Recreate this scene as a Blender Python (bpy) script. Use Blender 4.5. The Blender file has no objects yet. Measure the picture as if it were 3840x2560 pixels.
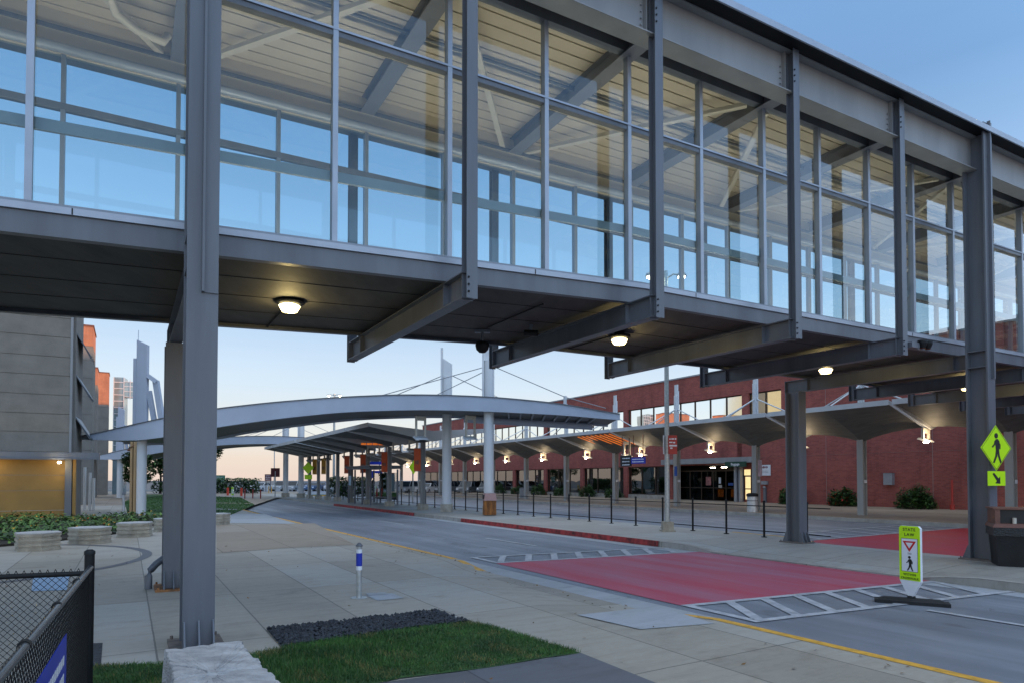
import bpy, math, random
from math import sin, cos, tan, atan2, radians, pi, sqrt
from mathutils import Vector, Matrix
random.seed(11)
C = bpy.data.collections.new('airport_frontage'); bpy.context.scene.collection.children.link(C)
scene = bpy.context.scene
# ------------------------------------------------------------------ camera, sky, sun, exposure
H = 1.7; FP = 2424.0; CX = 1920.0; PY = 1738.0; TILT = radians(1.4)
cam_d = bpy.data.cameras.new('camera'); cam = bpy.data.objects.new('camera', cam_d); C.objects.link(cam)
cam_d.sensor_width = 36; cam_d.lens = 36*FP/3840; cam_d.shift_x = 0; cam_d.shift_y = (PY-1280)/3840
cam_d.clip_start = 0.05; cam_d.clip_end = 3000
cam.location = (0, 0, H); cam.rotation_euler = (radians(90)+TILT, 0, 0)
scene.camera = cam
SUN_AZ = atan2(0.97, -0.12); SUN_EL = radians(2.0)      # azimuth measured from +Y towards +X
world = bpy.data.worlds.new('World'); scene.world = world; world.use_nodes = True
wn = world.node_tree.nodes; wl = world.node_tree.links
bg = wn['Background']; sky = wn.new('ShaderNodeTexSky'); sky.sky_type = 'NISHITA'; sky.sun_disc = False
sky.sun_elevation = radians(7); sky.sun_rotation = SUN_AZ; sky.altitude = 200; sky.dust_density = 0.6; sky.ozone_density = 2.5
tc = wn.new('ShaderNodeTexCoord'); sx = wn.new('ShaderNodeSeparateXYZ'); wl.new(tc.outputs['Generated'], sx.inputs[0])
wr = wn.new('ShaderNodeValToRGB'); wl.new(sx.outputs['Z'], wr.inputs[0])
wr.color_ramp.elements[0].position = 0.0; wr.color_ramp.elements[0].color = (0.80, 0.64, 0.57, 1)
wr.color_ramp.elements[1].position = 1.0; wr.color_ramp.elements[1].color = (0.85, 0.92, 1.0, 1)
for p, c in ((0.03, (0.80, 0.66, 0.58)), (0.07, (0.80, 0.79, 0.76)), (0.14, (0.66, 0.77, 0.88)), (0.26, (0.42, 0.60, 0.85)), (0.48, (0.19, 0.36, 0.63)), (0.66, (0.20, 0.38, 0.70)), (0.84, (0.85, 0.92, 1.0))):
    e = wr.color_ramp.elements.new(p); e.color = (*c, 1)
mx = wn.new('ShaderNodeMix'); mx.data_type = 'RGBA'; mx.blend_type = 'MIX'; mx.inputs[0].default_value = 0.85
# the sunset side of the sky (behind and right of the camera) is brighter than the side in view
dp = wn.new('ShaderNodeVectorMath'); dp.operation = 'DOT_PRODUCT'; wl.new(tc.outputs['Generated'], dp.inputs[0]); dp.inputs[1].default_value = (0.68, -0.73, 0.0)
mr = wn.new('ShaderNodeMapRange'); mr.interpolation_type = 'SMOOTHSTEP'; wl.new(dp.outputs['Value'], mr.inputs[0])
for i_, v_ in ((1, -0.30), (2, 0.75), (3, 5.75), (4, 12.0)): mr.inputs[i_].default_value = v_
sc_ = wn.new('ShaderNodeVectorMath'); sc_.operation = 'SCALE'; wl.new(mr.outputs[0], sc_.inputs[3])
mpw = wn.new('ShaderNodeMapping'); mpw.inputs['Scale'].default_value = (1.0, 1.0, 7.0); wl.new(tc.outputs['Generated'], mpw.inputs[0])
cz = wn.new('ShaderNodeTexNoise'); cz.inputs['Scale'].default_value = 2.2; cz.inputs['Detail'].default_value = 7; cz.inputs['Roughness'].default_value = 0.62; wl.new(mpw.outputs[0], cz.inputs['Vector'])
cr = wn.new('ShaderNodeMapRange'); wl.new(cz.outputs[0], cr.inputs[0])
for i_, v_ in ((1, 0.35), (2, 0.72), (3, 0.985), (4, 1.035)): cr.inputs[i_].default_value = v_
cm = wn.new('ShaderNodeVectorMath'); cm.operation = 'SCALE'; wl.new(wr.outputs[0], cm.inputs[0]); wl.new(cr.outputs[0], cm.inputs[3])
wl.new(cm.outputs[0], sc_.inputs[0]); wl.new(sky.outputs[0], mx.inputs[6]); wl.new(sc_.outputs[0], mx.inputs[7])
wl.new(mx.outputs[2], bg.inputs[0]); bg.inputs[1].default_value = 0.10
sun_d = bpy.data.lights.new('sun', 'SUN'); sun = bpy.data.objects.new('sun', sun_d); C.objects.link(sun)
sun_d.energy = 2.2; sun_d.angle = radians(0.5); sun_d.color = (1.0, 0.56, 0.32)
sdir = Vector((sin(SUN_AZ)*cos(SUN_EL), cos(SUN_AZ)*cos(SUN_EL), sin(SUN_EL)))
sun.rotation_euler = sdir.to_track_quat('Z', 'Y').to_euler()
vs = scene.view_settings; vs.view_transform = 'Standard'; vs.look = 'None'; vs.exposure = 1.02; vs.gamma = 1.0
# ------------------------------------------------------------------ frames
def ray(x, y):
    a = (x-CX)/FP; b = (PY-y)/FP
    return Vector((a, cos(TILT)-b*sin(TILT), sin(TILT)+b*cos(TILT)))
def G(x, y, h=0.0):
    r = ray(x, y); k = (h-H)/r.z
    return Vector((r.x*k, r.y*k, h))
def AT(x, y, Y):                       # point on the ray through a photo pixel at distance Y
    r = ray(x, y); k = Y/r.y
    return Vector((r.x*k, Y, H+r.z*k))
AE = radians(30.7); E1 = Vector((cos(AE), sin(AE))); E2 = Vector((-sin(AE), cos(AE)))
def T(u, v, z=0.0): return Vector((E1.x*u+E2.x*v, E1.y*u+E2.y*v, z))
def UV(p): return p.x*E1.x+p.y*E1.y, p.x*E2.x+p.y*E2.y
A1 = atan2(4504, 2424); D1 = Vector((sin(A1), cos(A1))); D2 = E2; BO = Vector((-3.22, 6.64))
def B(s, t, h=0.0): return Vector((BO.x+D1.x*s+D2.x*t, BO.y+D1.y*s+D2.y*t, h))
# ------------------------------------------------------------------ materials
def mat(name, base, rough=0.6, metal=0.0, var=0.0, scale=3.0, bump=0.0, var2=None, emit=None, es=0.0, coat=0.0, stretch=None, spec=None):
    m = bpy.data.materials.new(name); m.use_nodes = True; n = m.node_tree.nodes; l = m.node_tree.links
    b = n['Principled BSDF']; b.inputs['Base Color'].default_value = (*base, 1); b.inputs['Roughness'].default_value = rough; b.inputs['Metallic'].default_value = metal
    if spec is not None: b.inputs['Specular IOR Level'].default_value = spec
    if coat: b.inputs['Coat Weight'].default_value = coat
    if emit: b.inputs['Emission Color'].default_value = (*emit, 1); b.inputs['Emission Strength'].default_value = es
    if var or bump:
        t = n.new('ShaderNodeTexCoord'); mp = n.new('ShaderNodeMapping'); l.new(t.outputs['Object'], mp.inputs[0])
        if stretch: mp.inputs['Scale'].default_value = stretch
        nz = n.new('ShaderNodeTexNoise'); nz.inputs['Scale'].default_value = scale; nz.inputs['Detail'].default_value = 8; nz.inputs['Roughness'].default_value = 0.6
        l.new(mp.outputs[0], nz.inputs['Vector'])
        if var:
            r = n.new('ShaderNodeValToRGB'); l.new(nz.outputs[0], r.inputs[0])
            lo = tuple(c*(1-var) for c in base); hi = tuple(min(1, c*(1+var)) for c in (var2 or base))
            r.color_ramp.elements[0].position = 0.3; r.color_ramp.elements[0].color = (*lo, 1)
            r.color_ramp.elements[1].position = 0.7; r.color_ramp.elements[1].color = (*hi, 1)
            l.new(r.outputs[0], b.inputs['Base Color'])
        if bump:
            bp = n.new('ShaderNodeBump'); bp.inputs['Strength'].default_value = bump; bp.inputs['Distance'].default_value = 0.02
            nz2 = n.new('ShaderNodeTexNoise'); nz2.inputs['Scale'].default_value = scale*7; nz2.inputs['Detail'].default_value = 5
            l.new(mp.outputs[0], nz2.inputs['Vector']); l.new(nz2.outputs[0], bp.inputs['Height']); l.new(bp.outputs[0], b.inputs['Normal'])
    return m
def node_mat(name, rough=0.8):
    m = bpy.data.materials.new(name); m.use_nodes = True; return m, m.node_tree.nodes, m.node_tree.links, m.node_tree.nodes['Principled BSDF']
def ramp(n, l, src, stops):
    r = n.new('ShaderNodeValToRGB'); l.new(src, r.inputs[0]); els = r.color_ramp.elements
    els[0].position = stops[0][0]; els[0].color = (*stops[0][1], 1); els[1].position = stops[-1][0]; els[1].color = (*stops[-1][1], 1)
    for p, c in stops[1:-1]: e = els.new(p); e.color = (*c, 1)
    return r
def noise(n, l, vec, scale, detail=6, rough=0.6, stretch=None):
    if stretch:
        mp = n.new('ShaderNodeMapping'); mp.inputs['Scale'].default_value = stretch; l.new(vec, mp.inputs[0]); vec = mp.outputs[0]
    z = n.new('ShaderNodeTexNoise'); z.inputs['Scale'].default_value = scale; z.inputs['Detail'].default_value = detail; z.inputs['Roughness'].default_value = rough
    l.new(vec, z.inputs['Vector']); return z
def mixc(n, l, fac, a, b, mode='MIX'):
    m = n.new('ShaderNodeMix'); m.data_type = 'RGBA'; m.blend_type = mode
    if isinstance(fac, float): m.inputs[0].default_value = fac
    else: l.new(fac, m.inputs[0])
    for i, v in ((6, a), (7, b)):
        if isinstance(v, tuple): m.inputs[i].default_value = (*v, 1)
        else: l.new(v, m.inputs[i])
    return m.outputs[2]
def math_(n, l, op, a, b=0.0, c=None):
    m = n.new('ShaderNodeMath'); m.operation = op
    for i, v in enumerate((a, b) if c is None else (a, b, c)):
        if isinstance(v, (int, float)): m.inputs[i].default_value = v
        else: l.new(v, m.inputs[i])
    return m.outputs[0]
def slab_mat(name, base, su, sv, ou=0.0, ov=0.0, rot=-AE, jw=0.012, dark=0.35, var=0.22, tint=(0.9, 0.97, 1.08)):
    """concrete slabs: joints on a grid laid in world space, every slab a slightly different tone, stains"""
    m, n, l, b = node_mat(name); t = n.new('ShaderNodeTexCoord'); mp = n.new('ShaderNodeMapping'); l.new(t.outputs['Object'], mp.inputs[0])
    mp.inputs['Rotation'].default_value = (0, 0, rot)
    s = n.new('ShaderNodeSeparateXYZ'); l.new(mp.outputs[0], s.inputs[0])
    U = math_(n, l, 'DIVIDE', math_(n, l, 'SUBTRACT', s.outputs[0], ou), su); V = math_(n, l, 'DIVIDE', math_(n, l, 'SUBTRACT', s.outputs[1], ov), sv)
    wob = noise(n, l, mp.outputs[0], 1.5, 4); w = math_(n, l, 'MULTIPLY', math_(n, l, 'SUBTRACT', wob.outputs[0], 0.5), 0.012)
    def edge(X, sp):
        f = math_(n, l, 'FRACT', math_(n, l, 'ADD', X, w)); d = math_(n, l, 'MINIMUM', f, math_(n, l, 'SUBTRACT', 1.0, f)); d = math_(n, l, 'MULTIPLY', d, sp)
        return math_(n, l, 'LESS_THAN', d, jw)
    j = math_(n, l, 'MAXIMUM', edge(U, su), edge(V, sv))
    cb = n.new('ShaderNodeCombineXYZ'); l.new(math_(n, l, 'FLOOR', U), cb.inputs[0]); l.new(math_(n, l, 'FLOOR', V), cb.inputs[1])
    wn_ = n.new('ShaderNodeTexWhiteNoise'); l.new(cb.outputs[0], wn_.inputs['Vector'])
    n1 = noise(n, l, mp.outputs[0], 0.35, 6); n2 = noise(n, l, mp.outputs[0], 9, 8, 0.7); n3 = noise(n, l, mp.outputs[0], 60, 3)
    k = math_(n, l, 'ADD', math_(n, l, 'MULTIPLY', wn_.outputs[0], 0.30), math_(n, l, 'ADD', math_(n, l, 'MULTIPLY', n1.outputs[0], 0.42), math_(n, l, 'MULTIPLY', n2.outputs[0], 0.28)))
    lo = tuple(c*(1-var) for c in base); hi = tuple(c*(1+var)*q for c, q in zip(base, tint))
    col = ramp(n, l, k, [(0.25, lo), (0.5, base), (0.75, hi)]).outputs[0]
    st = ramp(n, l, noise(n, l, mp.outputs[0], 1.3, 8, 0.75).outputs[0], [(0.30, (0.62, 0.58, 0.54)), (0.46, (1, 1, 1)), (0.9, (1, 1, 1))]).outputs[0]
    col = mixc(n, l, 0.7, col, st, 'MULTIPLY')
    vo = n.new('ShaderNodeTexVoronoi'); vo.inputs['Scale'].default_value = 2.1; l.new(mp.outputs[0], vo.inputs['Vector']); sp = math_(n, l, 'MULTIPLY', math_(n, l, 'LESS_THAN', vo.outputs['Distance'], 0.035), 0.35)
    col = mixc(n, l, sp, col, tuple(c*0.4 for c in base))
    dj = ramp(n, l, noise(n, l, mp.outputs[0], 3.0, 9, 0.8, (0.25, 1.6, 1)).outputs[0], [(0.36, (0.80, 0.78, 0.76)), (0.52, (1, 1, 1)), (0.75, (1.06, 1.06, 1.05))]).outputs[0]; col = mixc(n, l, 0.8, col, dj, 'MULTIPLY')
    col = mixc(n, l, math_(n, l, 'MULTIPLY', j, 1.0-dark), col, tuple(c*0.14 for c in base))
    l.new(col, b.inputs['Base Color']); b.inputs['Roughness'].default_value = 0.62
    bp = n.new('ShaderNodeBump'); bp.inputs['Strength'].default_value = 0.25; bp.inputs['Distance'].default_value = 0.01
    l.new(math_(n, l, 'SUBTRACT', math_(n, l, 'MULTIPLY', n3.outputs[0], 0.4), j), bp.inputs['Height']); l.new(bp.outputs[0], b.inputs['Normal'])
    return m
def brick_mat(name, c1, c2, mortar, w=0.25, h=0.085, swap=True):
    m, n, l, b = node_mat(name); t = n.new('ShaderNodeTexCoord'); s = n.new('ShaderNodeSeparateXYZ'); l.new(t.outputs['Object'], s.inputs[0])
    cb = n.new('ShaderNodeCombineXYZ'); l.new(math_(n, l, 'ADD', s.outputs[0], s.outputs[1]), cb.inputs[0]); l.new(s.outputs[2], cb.inputs[1])
    k = n.new('ShaderNodeTexBrick'); l.new(cb.outputs[0], k.inputs['Vector']); k.inputs['Scale'].default_value = 1
    k.inputs['Brick Width'].default_value = w; k.inputs['Row Height'].default_value = h; k.inputs['Mortar Size'].default_value = 0.008
    k.inputs['Color1'].default_value = (*c1, 1); k.inputs['Color2'].default_value = (*c2, 1); k.inputs['Mortar'].default_value = (*mortar, 1)
    nz = noise(n, l, t.outputs['Object'], 0.6, 8, 0.7); r = ramp(n, l, nz.outputs[0], [(0.3, (0.72, 0.70, 0.70)), (0.7, (1.18, 1.15, 1.12))])
    st_ = ramp(n, l, noise(n, l, t.outputs['Object'], 0.9, 7, 0.75, (1, 1, 0.12)).outputs[0], [(0.34, (0.70, 0.68, 0.68)), (0.5, (1, 1, 1)), (0.8, (1.1, 1.08, 1.05))])
    l.new(mixc(n, l, 0.8, mixc(n, l, 0.8, k.outputs[0], r.outputs[0], 'MULTIPLY'), st_.outputs[0], 'MULTIPLY'), b.inputs['Base Color']); b.inputs['Roughness'].default_value = 0.85
    return m
def glass_mat(name, tint=(0.80, 0.92, 0.95), boost=1.0):
    m = bpy.data.materials.new(name); m.use_nodes = True; n = m.node_tree.nodes; l = m.node_tree.links
    n.remove(n['Principled BSDF']); o = n['Material Output']; tr = n.new('ShaderNodeBsdfTransparent'); tr.inputs[0].default_value = (*tint, 1)
    gl = n.new('ShaderNodeBsdfGlossy'); gl.inputs['Roughness'].default_value = 0.0; gl.inputs[0].default_value = (0.95, 0.98, 1, 1)
    tcg = n.new('ShaderNodeTexCoord'); ng = n.new('ShaderNodeTexNoise'); ng.inputs['Scale'].default_value = 0.8; ng.inputs['Detail'].default_value = 1; l.new(tcg.outputs['Object'], ng.inputs['Vector'])
    bg_ = n.new('ShaderNodeBump'); bg_.inputs['Strength'].default_value = 0.2; bg_.inputs['Distance'].default_value = 0.01; l.new(ng.outputs[0], bg_.inputs['Height']); l.new(bg_.outputs[0], gl.inputs['Normal'])
    f = n.new('ShaderNodeFresnel'); f.inputs[0].default_value = 1.5; m2 = n.new('ShaderNodeMath'); m2.operation = 'MULTIPLY_ADD'; l.new(f.outputs[0], m2.inputs[0]); m2.inputs[1].default_value = 13.0*boost; m2.inputs[2].default_value = 0.95*boost
    mm = n.new('ShaderNodeMath'); mm.operation = 'MULTIPLY'; mm.use_clamp = True; l.new(f.outputs[0], mm.inputs[0]); l.new(m2.outputs[0], mm.inputs[1])
    mx = n.new('ShaderNodeMixShader'); l.new(mm.outputs[0], mx.inputs[0]); l.new(tr.outputs[0], mx.inputs[1]); l.new(gl.outputs[0], mx.inputs[2]); l.new(mx.outputs[0], o.inputs[0])
    return m
M = {}
M['steel'] = mat('painted_steel', (0.122, 0.132, 0.152), 0.40, 0.0, 0.22, 2.2, 0.12, stretch=(1, 1, 0.12))
M['steel_lt'] = mat('light_grey_steel', (0.25, 0.25, 0.25), 0.45, 0.0, 0.16, 1.4, 0.08, stretch=(1, 1, .2))
M['alu'] = mat('aluminium', (0.36, 0.39, 0.44), 0.38, 0.3, 0.10, 2)
M['alu_dk'] = mat('aluminium_frame', (0.22, 0.245, 0.28), 0.42, 0.25, 0.10, 2)
M['handrail'] = mat('handrail_panel', (0.20, 0.27, 0.31), 0.5, 0, 0.08, 2)
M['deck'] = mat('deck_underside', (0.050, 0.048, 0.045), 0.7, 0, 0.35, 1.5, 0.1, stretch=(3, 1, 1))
M['ceil'] = mat('ceiling_deck', (0.53, 0.46, 0.365), 0.5, 0.0, 0.06, 1)
M['ceilbeam'] = mat('interior_beam', (0.16, 0.165, 0.19), 0.45, 0, 0.08, 2)
M['cream'] = mat('cream_steel', (0.55, 0.50, 0.42), 0.5, 0, 0.05, 2)
M['glass'] = glass_mat('window_glass')
M['white'] = mat('white_paint', (0.62, 0.63, 0.64), 0.4, 0, 0.07, 1.1, 0.03, stretch=(1, 1, 0.3))
M['black'] = mat('black_metal', (0.009, 0.010, 0.011), 0.55, 0.0, 0.3, 8, spec=0.25)
M['blackp'] = mat('black_plastic', (0.009, 0.010, 0.011), 0.5, 0, 0.3, 5, 0.2, spec=0.3)
M['rubber'] = mat('black_rubber', (0.012, 0.012, 0.013), 0.75, 0, 0.3, 9, 0.3)
M['concrete_block'] = mat('cast_concrete', (0.36, 0.33, 0.27), 0.85, 0, 0.28, 4, 0.7)
M['basec'] = mat('rusted_base', (0.15, 0.145, 0.14), 0.8, 0, 0.4, 9, 0.5, var2=(0.16, 0.13, 0.11))
M['rust'] = mat('rust', (0.17, 0.09, 0.05), 0.85, 0, 0.4, 9, 0.5, var2=(0.30, 0.13, 0.045))
M['stone'] = mat('rough_stone', (0.40, 0.40, 0.405), 0.85, 0, 0.32, 9, 1.0, stretch=(.5, 1, 1))
M['kerb'] = mat('kerb_concrete', (0.33, 0.31, 0.28), 0.8, 0, 0.25, 2.5, 0.3)
M['kerbface'] = mat('scuffed_kerb_face', (0.09, 0.022, 0.022), 0.7, 0, 0.6, 5, 0.2, var2=(0.30, 0.03, 0.03))
M['yellow'] = mat('yellow_paint', (0.62, 0.33, 0.035), 0.6, 0, 0.35, 9, 0.1)
M['redkerb'] = mat('red_kerb_paint', (0.25, 0.028, 0.028), 0.6, 0, 0.4, 6, 0.1)
M['lime'] = mat('fluorescent_sheet', (0.52, 0.85, 0.0), 0.4, 0, 0.03, 4)
M['signwhite'] = mat('white_sheet', (0.72, 0.74, 0.78), 0.4, 0, 0.04, 6)
M['signblack'] = mat('black_print', (0.01, 0.01, 0.01), 0.5)
M['signred'] = mat('red_print', (0.55, 0.01, 0.01), 0.4)
M['signred2'] = mat('red_sign', (0.42, 0.035, 0.025), 0.5, 0, 0.1, 9)
M['green'] = mat('green_sign', (0.005, 0.13, 0.065), 0.5, 0, 0.1, 4)
M['dgreen'] = mat('dark_green_sign', (0.005, 0.05, 0.028), 0.5, 0, 0.1, 4)
M['maroon'] = mat('maroon_sign', (0.10, 0.012, 0.02), 0.5, 0, 0.1, 4)
M['blue'] = mat('blue_sign', (0.006, 0.028, 0.36), 0.45, 0, 0.12, 4)
M['blue2'] = mat('blue_banner', (0.02, 0.09, 0.36), 0.5, 0, 0.15, 4)
M['orange'] = mat('orange_banner', (0.55, 0.075, 0.012), 0.6, 0, 0.12, 3)
M['amber'] = mat('amber_banner', (0.42, 0.20, 0.01), 0.6, 0, 0.12, 3)
M['delin'] = mat('orange_plastic', (0.60, 0.06, 0.03), 0.5, 0, 0.1, 4)
M['brown'] = mat('brown_plastic', (0.16, 0.065, 0.045), 0.55, 0, 0.2, 5, 0.2)
M['brownslat'] = mat('rusty_slats', (0.17, 0.05, 0.02), 0.6, 0, 0.5, 12, 0.3, var2=(0.32, 0.12, 0.02), stretch=(1, 1, 0.2))
M['lamp'] = mat('lamp_glass', (1, 0.95, 0.8), 0.4, emit=(1.0, 0.80, 0.38), es=4.5)
M['lampw'] = mat('lamp_dish', (1, 0.95, 0.8), 0.4, emit=(1.0, 0.86, 0.66), es=22)
M['stars'] = mat('street_lamp_glass', (1, 0.95, 0.8), 0.4, emit=(1.0, 0.85, 0.6), es=9)
M['orangeglow'] = mat('orange_tube', (1, 0.3, 0.05), 0.5, emit=(1.0, 0.22, 0.03), es=0.2)
M['warmwin'] = mat('lit_room', (0.5, 0.4, 0.2), 0.6, 0, 0.5, 0.9, emit=(1.0, 0.76, 0.40), es=0.36)
M['wood'] = mat('tan_wood', (0.34, 0.22, 0.11), 0.7, 0, 0.25, 4, 0.2, stretch=(1, 1, 0.15))
M['door'] = mat('ochre_panel', (0.26, 0.15, 0.035), 0.6, 0, 0.16, 1.2, 0.1)
M['metalgrey'] = mat('grey_box', (0.28, 0.29, 0.31), 0.5, 0.2, 0.1, 4)
M['galv'] = mat('galvanised_steel', (0.42, 0.44, 0.44), 0.42, 0.6, 0.22, 14, 0.1)
M['terra_sunlit'] = brick_mat('tower_brick_sunlit', (0.50, 0.20, 0.105), (0.44, 0.17, 0.09), (0.35, 0.2, 0.14), 0.6, 0.25)
M['panelc'] = mat('precast_panel', (0.20, 0.178, 0.15), 0.8, 0, 0.16, 1.4, 0.25)
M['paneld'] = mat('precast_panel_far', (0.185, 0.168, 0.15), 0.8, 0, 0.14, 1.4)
M['brick'] = brick_mat('red_brick', (0.37, 0.088, 0.066), (0.26, 0.058, 0.047), (0.23, 0.12, 0.105))
M['dglass'] = mat('dark_window', (0.006, 0.008, 0.008), 0.04, 0, 0, coat=0.0, spec=0.5)
M['tealglass'] = mat('teal_glazing', (0.24, 0.32, 0.35), 0.15, 0.2, 0.2, 1.0)
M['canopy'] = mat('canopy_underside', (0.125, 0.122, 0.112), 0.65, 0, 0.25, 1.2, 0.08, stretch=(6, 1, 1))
M['vault'] = mat('vault_underside', (0.17, 0.165, 0.16), 0.6, 0, 0.12, 1.2)
M['col'] = mat('column_paint', (0.37, 0.36, 0.34), 0.5, 0, 0.12, 1.4, 0.05, stretch=(1, 1, .2))
M['fascia'] = mat('canopy_fascia', (0.50, 0.50, 0.50), 0.45, 0, 0.08, 1.6)
M['archm'] = mat('arch_paint', (0.40, 0.44, 0.52), 0.4, 0, 0.10, 0.6, 0.02)
M['leafg'] = mat('leaf_green', (0.05, 0.125, 0.02), 0.6, 0, 0.4, 3)
M['leafd'] = mat('leaf_dark', (0.020, 0.052, 0.014), 0.6, 0, 0.4, 3)
M['leafy'] = mat('leaf_yellow_green', (0.09, 0.18, 0.03), 0.6, 0, 0.5, 3)
M['flower'] = mat('yellow_flower', (0.62, 0.33, 0.02), 0.6, 0, 0.3, 3)
M['flowero'] = mat('orange_flower', (0.62, 0.13, 0.02), 0.6, 0, 0.3, 3)
M['flowerr'] = mat('red_flower', (0.5, 0.02, 0.015), 0.6, 0, 0.3, 3)
M['bark'] = mat('bark', (0.07, 0.05, 0.035), 0.9, 0, 0.3, 6, 0.6)
M['soil'] = mat('soil', (0.035, 0.028, 0.02), 0.95, 0, 0.4, 12, 0.8)
M['gravel'] = mat('dark_gravel', (0.011, 0.013, 0.018), 0.75, 0, 0.7, 20, 0.6, var2=(0.035, 0.04, 0.05))
M['grassb'] = mat('grass_blade', (0.030, 0.105, 0.014), 0.55, 0, 0.6, 1.3, var2=(0.05, 0.13, 0.02))
M['lawn'] = mat('lawn_soil', (0.025, 0.07, 0.014), 0.9, 0, 0.45, 6, 0.6)
M['tyre'] = mat('tyre', (0.02, 0.02, 0.02), 0.8); M['carglass'] = mat('car_glass', (0.02, 0.03, 0.04), 0.05)
M['paintw'] = [mat('car_'+nm, c, 0.3, 0.2, coat=0.5) for nm, c in (('white', (0.7, 0.7, 0.7)), ('silver', (0.38, 0.40, 0.42)), ('blue', (0.05, 0.12, 0.25)), ('black', (0.02, 0.02, 0.025)), ('red', (0.3, 0.03, 0.03)), ('grey', (0.16, 0.17, 0.18)))]
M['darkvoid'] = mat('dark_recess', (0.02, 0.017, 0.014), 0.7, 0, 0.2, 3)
M['bronze'] = mat('bronze_frame', (0.045, 0.03, 0.022), 0.4, 0.4, 0.1, 5)
M['plaza'] = slab_mat('plaza_concrete', (0.335, 0.308, 0.26), 1.10, 3.05, ou=0.26, ov=1.30, jw=0.009, var=0.28)
M['plaza2'] = slab_mat('dark_concrete', (0.105, 0.108, 0.12), 1.3, 1.3, jw=0.008)
M['pale'] = slab_mat('pale_concrete', (0.34, 0.36, 0.385), 30, 30, jw=0.0)
M['tan'] = slab_mat('tan_concrete', (0.29, 0.235, 0.175), 1.62, 3.24, ou=0.3, jw=0.01)
M['island'] = slab_mat('island_concrete', (0.33, 0.315, 0.285), 2.2, 2.2, jw=0.01)
def road_material():
    m, n, l, b = node_mat('asphalt'); t = n.new('ShaderNodeTexCoord'); mp = n.new('ShaderNodeMapping'); l.new(t.outputs['Object'], mp.inputs[0]); mp.inputs['Rotation'].default_value = (0, 0, -AE)
    a = noise(n, l, mp.outputs[0], 1.0, 8, 0.65, (1.5, 0.10, 1)); f = noise(n, l, mp.outputs[0], 0.5, 6, 0.6); g = noise(n, l, mp.outputs[0], 120, 3, 0.7)
    k = math_(n, l, 'ADD', math_(n, l, 'MULTIPLY', a.outputs[0], 0.5), math_(n, l, 'ADD', math_(n, l, 'MULTIPLY', f.outputs[0], 0.25), math_(n, l, 'MULTIPLY', g.outputs[0], 0.25)))
    c = ramp(n, l, k, [(0.36, (0.10, 0.111, 0.134)), (0.5, (0.162, 0.180, 0.215)), (0.62, (0.25, 0.275, 0.32))]).outputs[0]
    cr = n.new('ShaderNodeTexVoronoi'); cr.feature = 'DISTANCE_TO_EDGE'; cr.inputs['Scale'].default_value = 0.22
    wv = noise(n, l, mp.outputs[0], 1.2, 6); ad = n.new('ShaderNodeVectorMath'); ad.operation = 'MULTIPLY_ADD'; l.new(wv.outputs['Color'], ad.inputs[0]); ad.inputs[1].default_value = (1.6, 1.6, 0); l.new(mp.outputs[0], ad.inputs[2])
    l.new(ad.outputs[0], cr.inputs['Vector']); crk = math_(n, l, 'LESS_THAN', cr.outputs[0], 0.0022)
    c = mixc(n, l, math_(n, l, 'MULTIPLY', crk, 0.55), c, (0.04, 0.04, 0.045))
    ol = noise(n, l, mp.outputs[0], 2.2, 3, 0.5, (1, 0.5, 1)); om = ramp(n, l, ol.outputs[0], [(0.66, (1, 1, 1)), (0.74, (0.62, 0.61, 0.60))]); c = mixc(n, l, 0.8, c, om.outputs[0], 'MULTIPLY')
    l.new(c, b.inputs['Base Color']); b.inputs['Roughness'].default_value = 0.58
    bp = n.new('ShaderNodeBump'); bp.inputs['Strength'].default_value = 0.35; bp.inputs['Distance'].default_value = 0.01; l.new(g.outputs[0], bp.inputs['Height']); l.new(bp.outputs[0], b.inputs['Normal'])
    return m
M['road'] = road_material()
def worn_paint(name, c_full, c_worn, thr, st=(1.2, 0.12, 1), sc=1.6, fade=0.12):
    m, n, l, b = node_mat(name); t = n.new('ShaderNodeTexCoord'); mp = n.new('ShaderNodeMapping'); l.new(t.outputs['Object'], mp.inputs[0]); mp.inputs['Rotation'].default_value = (0, 0, -AE)
    a = noise(n, l, mp.outputs[0], sc, 9, 0.68, st); g = noise(n, l, mp.outputs[0], 70, 4, 0.7)
    k = math_(n, l, 'ADD', math_(n, l, 'MULTIPLY', a.outputs[0], 0.7), math_(n, l, 'MULTIPLY', g.outputs[0], 0.3))
    l.new(ramp(n, l, k, [(thr-fade, c_worn), (thr, tuple((p+q)/2 for p, q in zip(c_full, c_worn))), (thr+fade, c_full)]).outputs[0], b.inputs['Base Color'])
    q = noise(n, l, mp.outputs[0], 14, 8, 0.8); rr = ramp(n, l, q.outputs[0], [(0.30, (0.55, 0.55, 0.57)), (0.42, (1, 1, 1)), (0.8, (1.08, 1.08, 1.08))]); src_ = b.inputs['Base Color'].links[0].from_socket; l.new(mixc(n, l, 0.75, src_, rr.outputs[0], 'MULTIPLY'), b.inputs['Base Color']); b.inputs['Roughness'].default_value = 0.55
    return m
M['redpaint'] = worn_paint('red_crosswalk_paint', (0.42, 0.008, 0.035), (0.34, 0.11, 0.17), 0.49)
M['redpaint2'] = worn_paint('red_crosswalk_paint_fresh', (0.42, 0.008, 0.025), (0.30, 0.035, 0.08), 0.42)
M['wpaint'] = worn_paint('white_road_paint', (0.46, 0.48, 0.52), (0.20, 0.215, 0.24), 0.46, (1, 1, 1), 5)
M['ground'] = mat('far_ground', (0.13, 0.13, 0.13), 0.9, 0, 0.3, 0.05)
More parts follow.
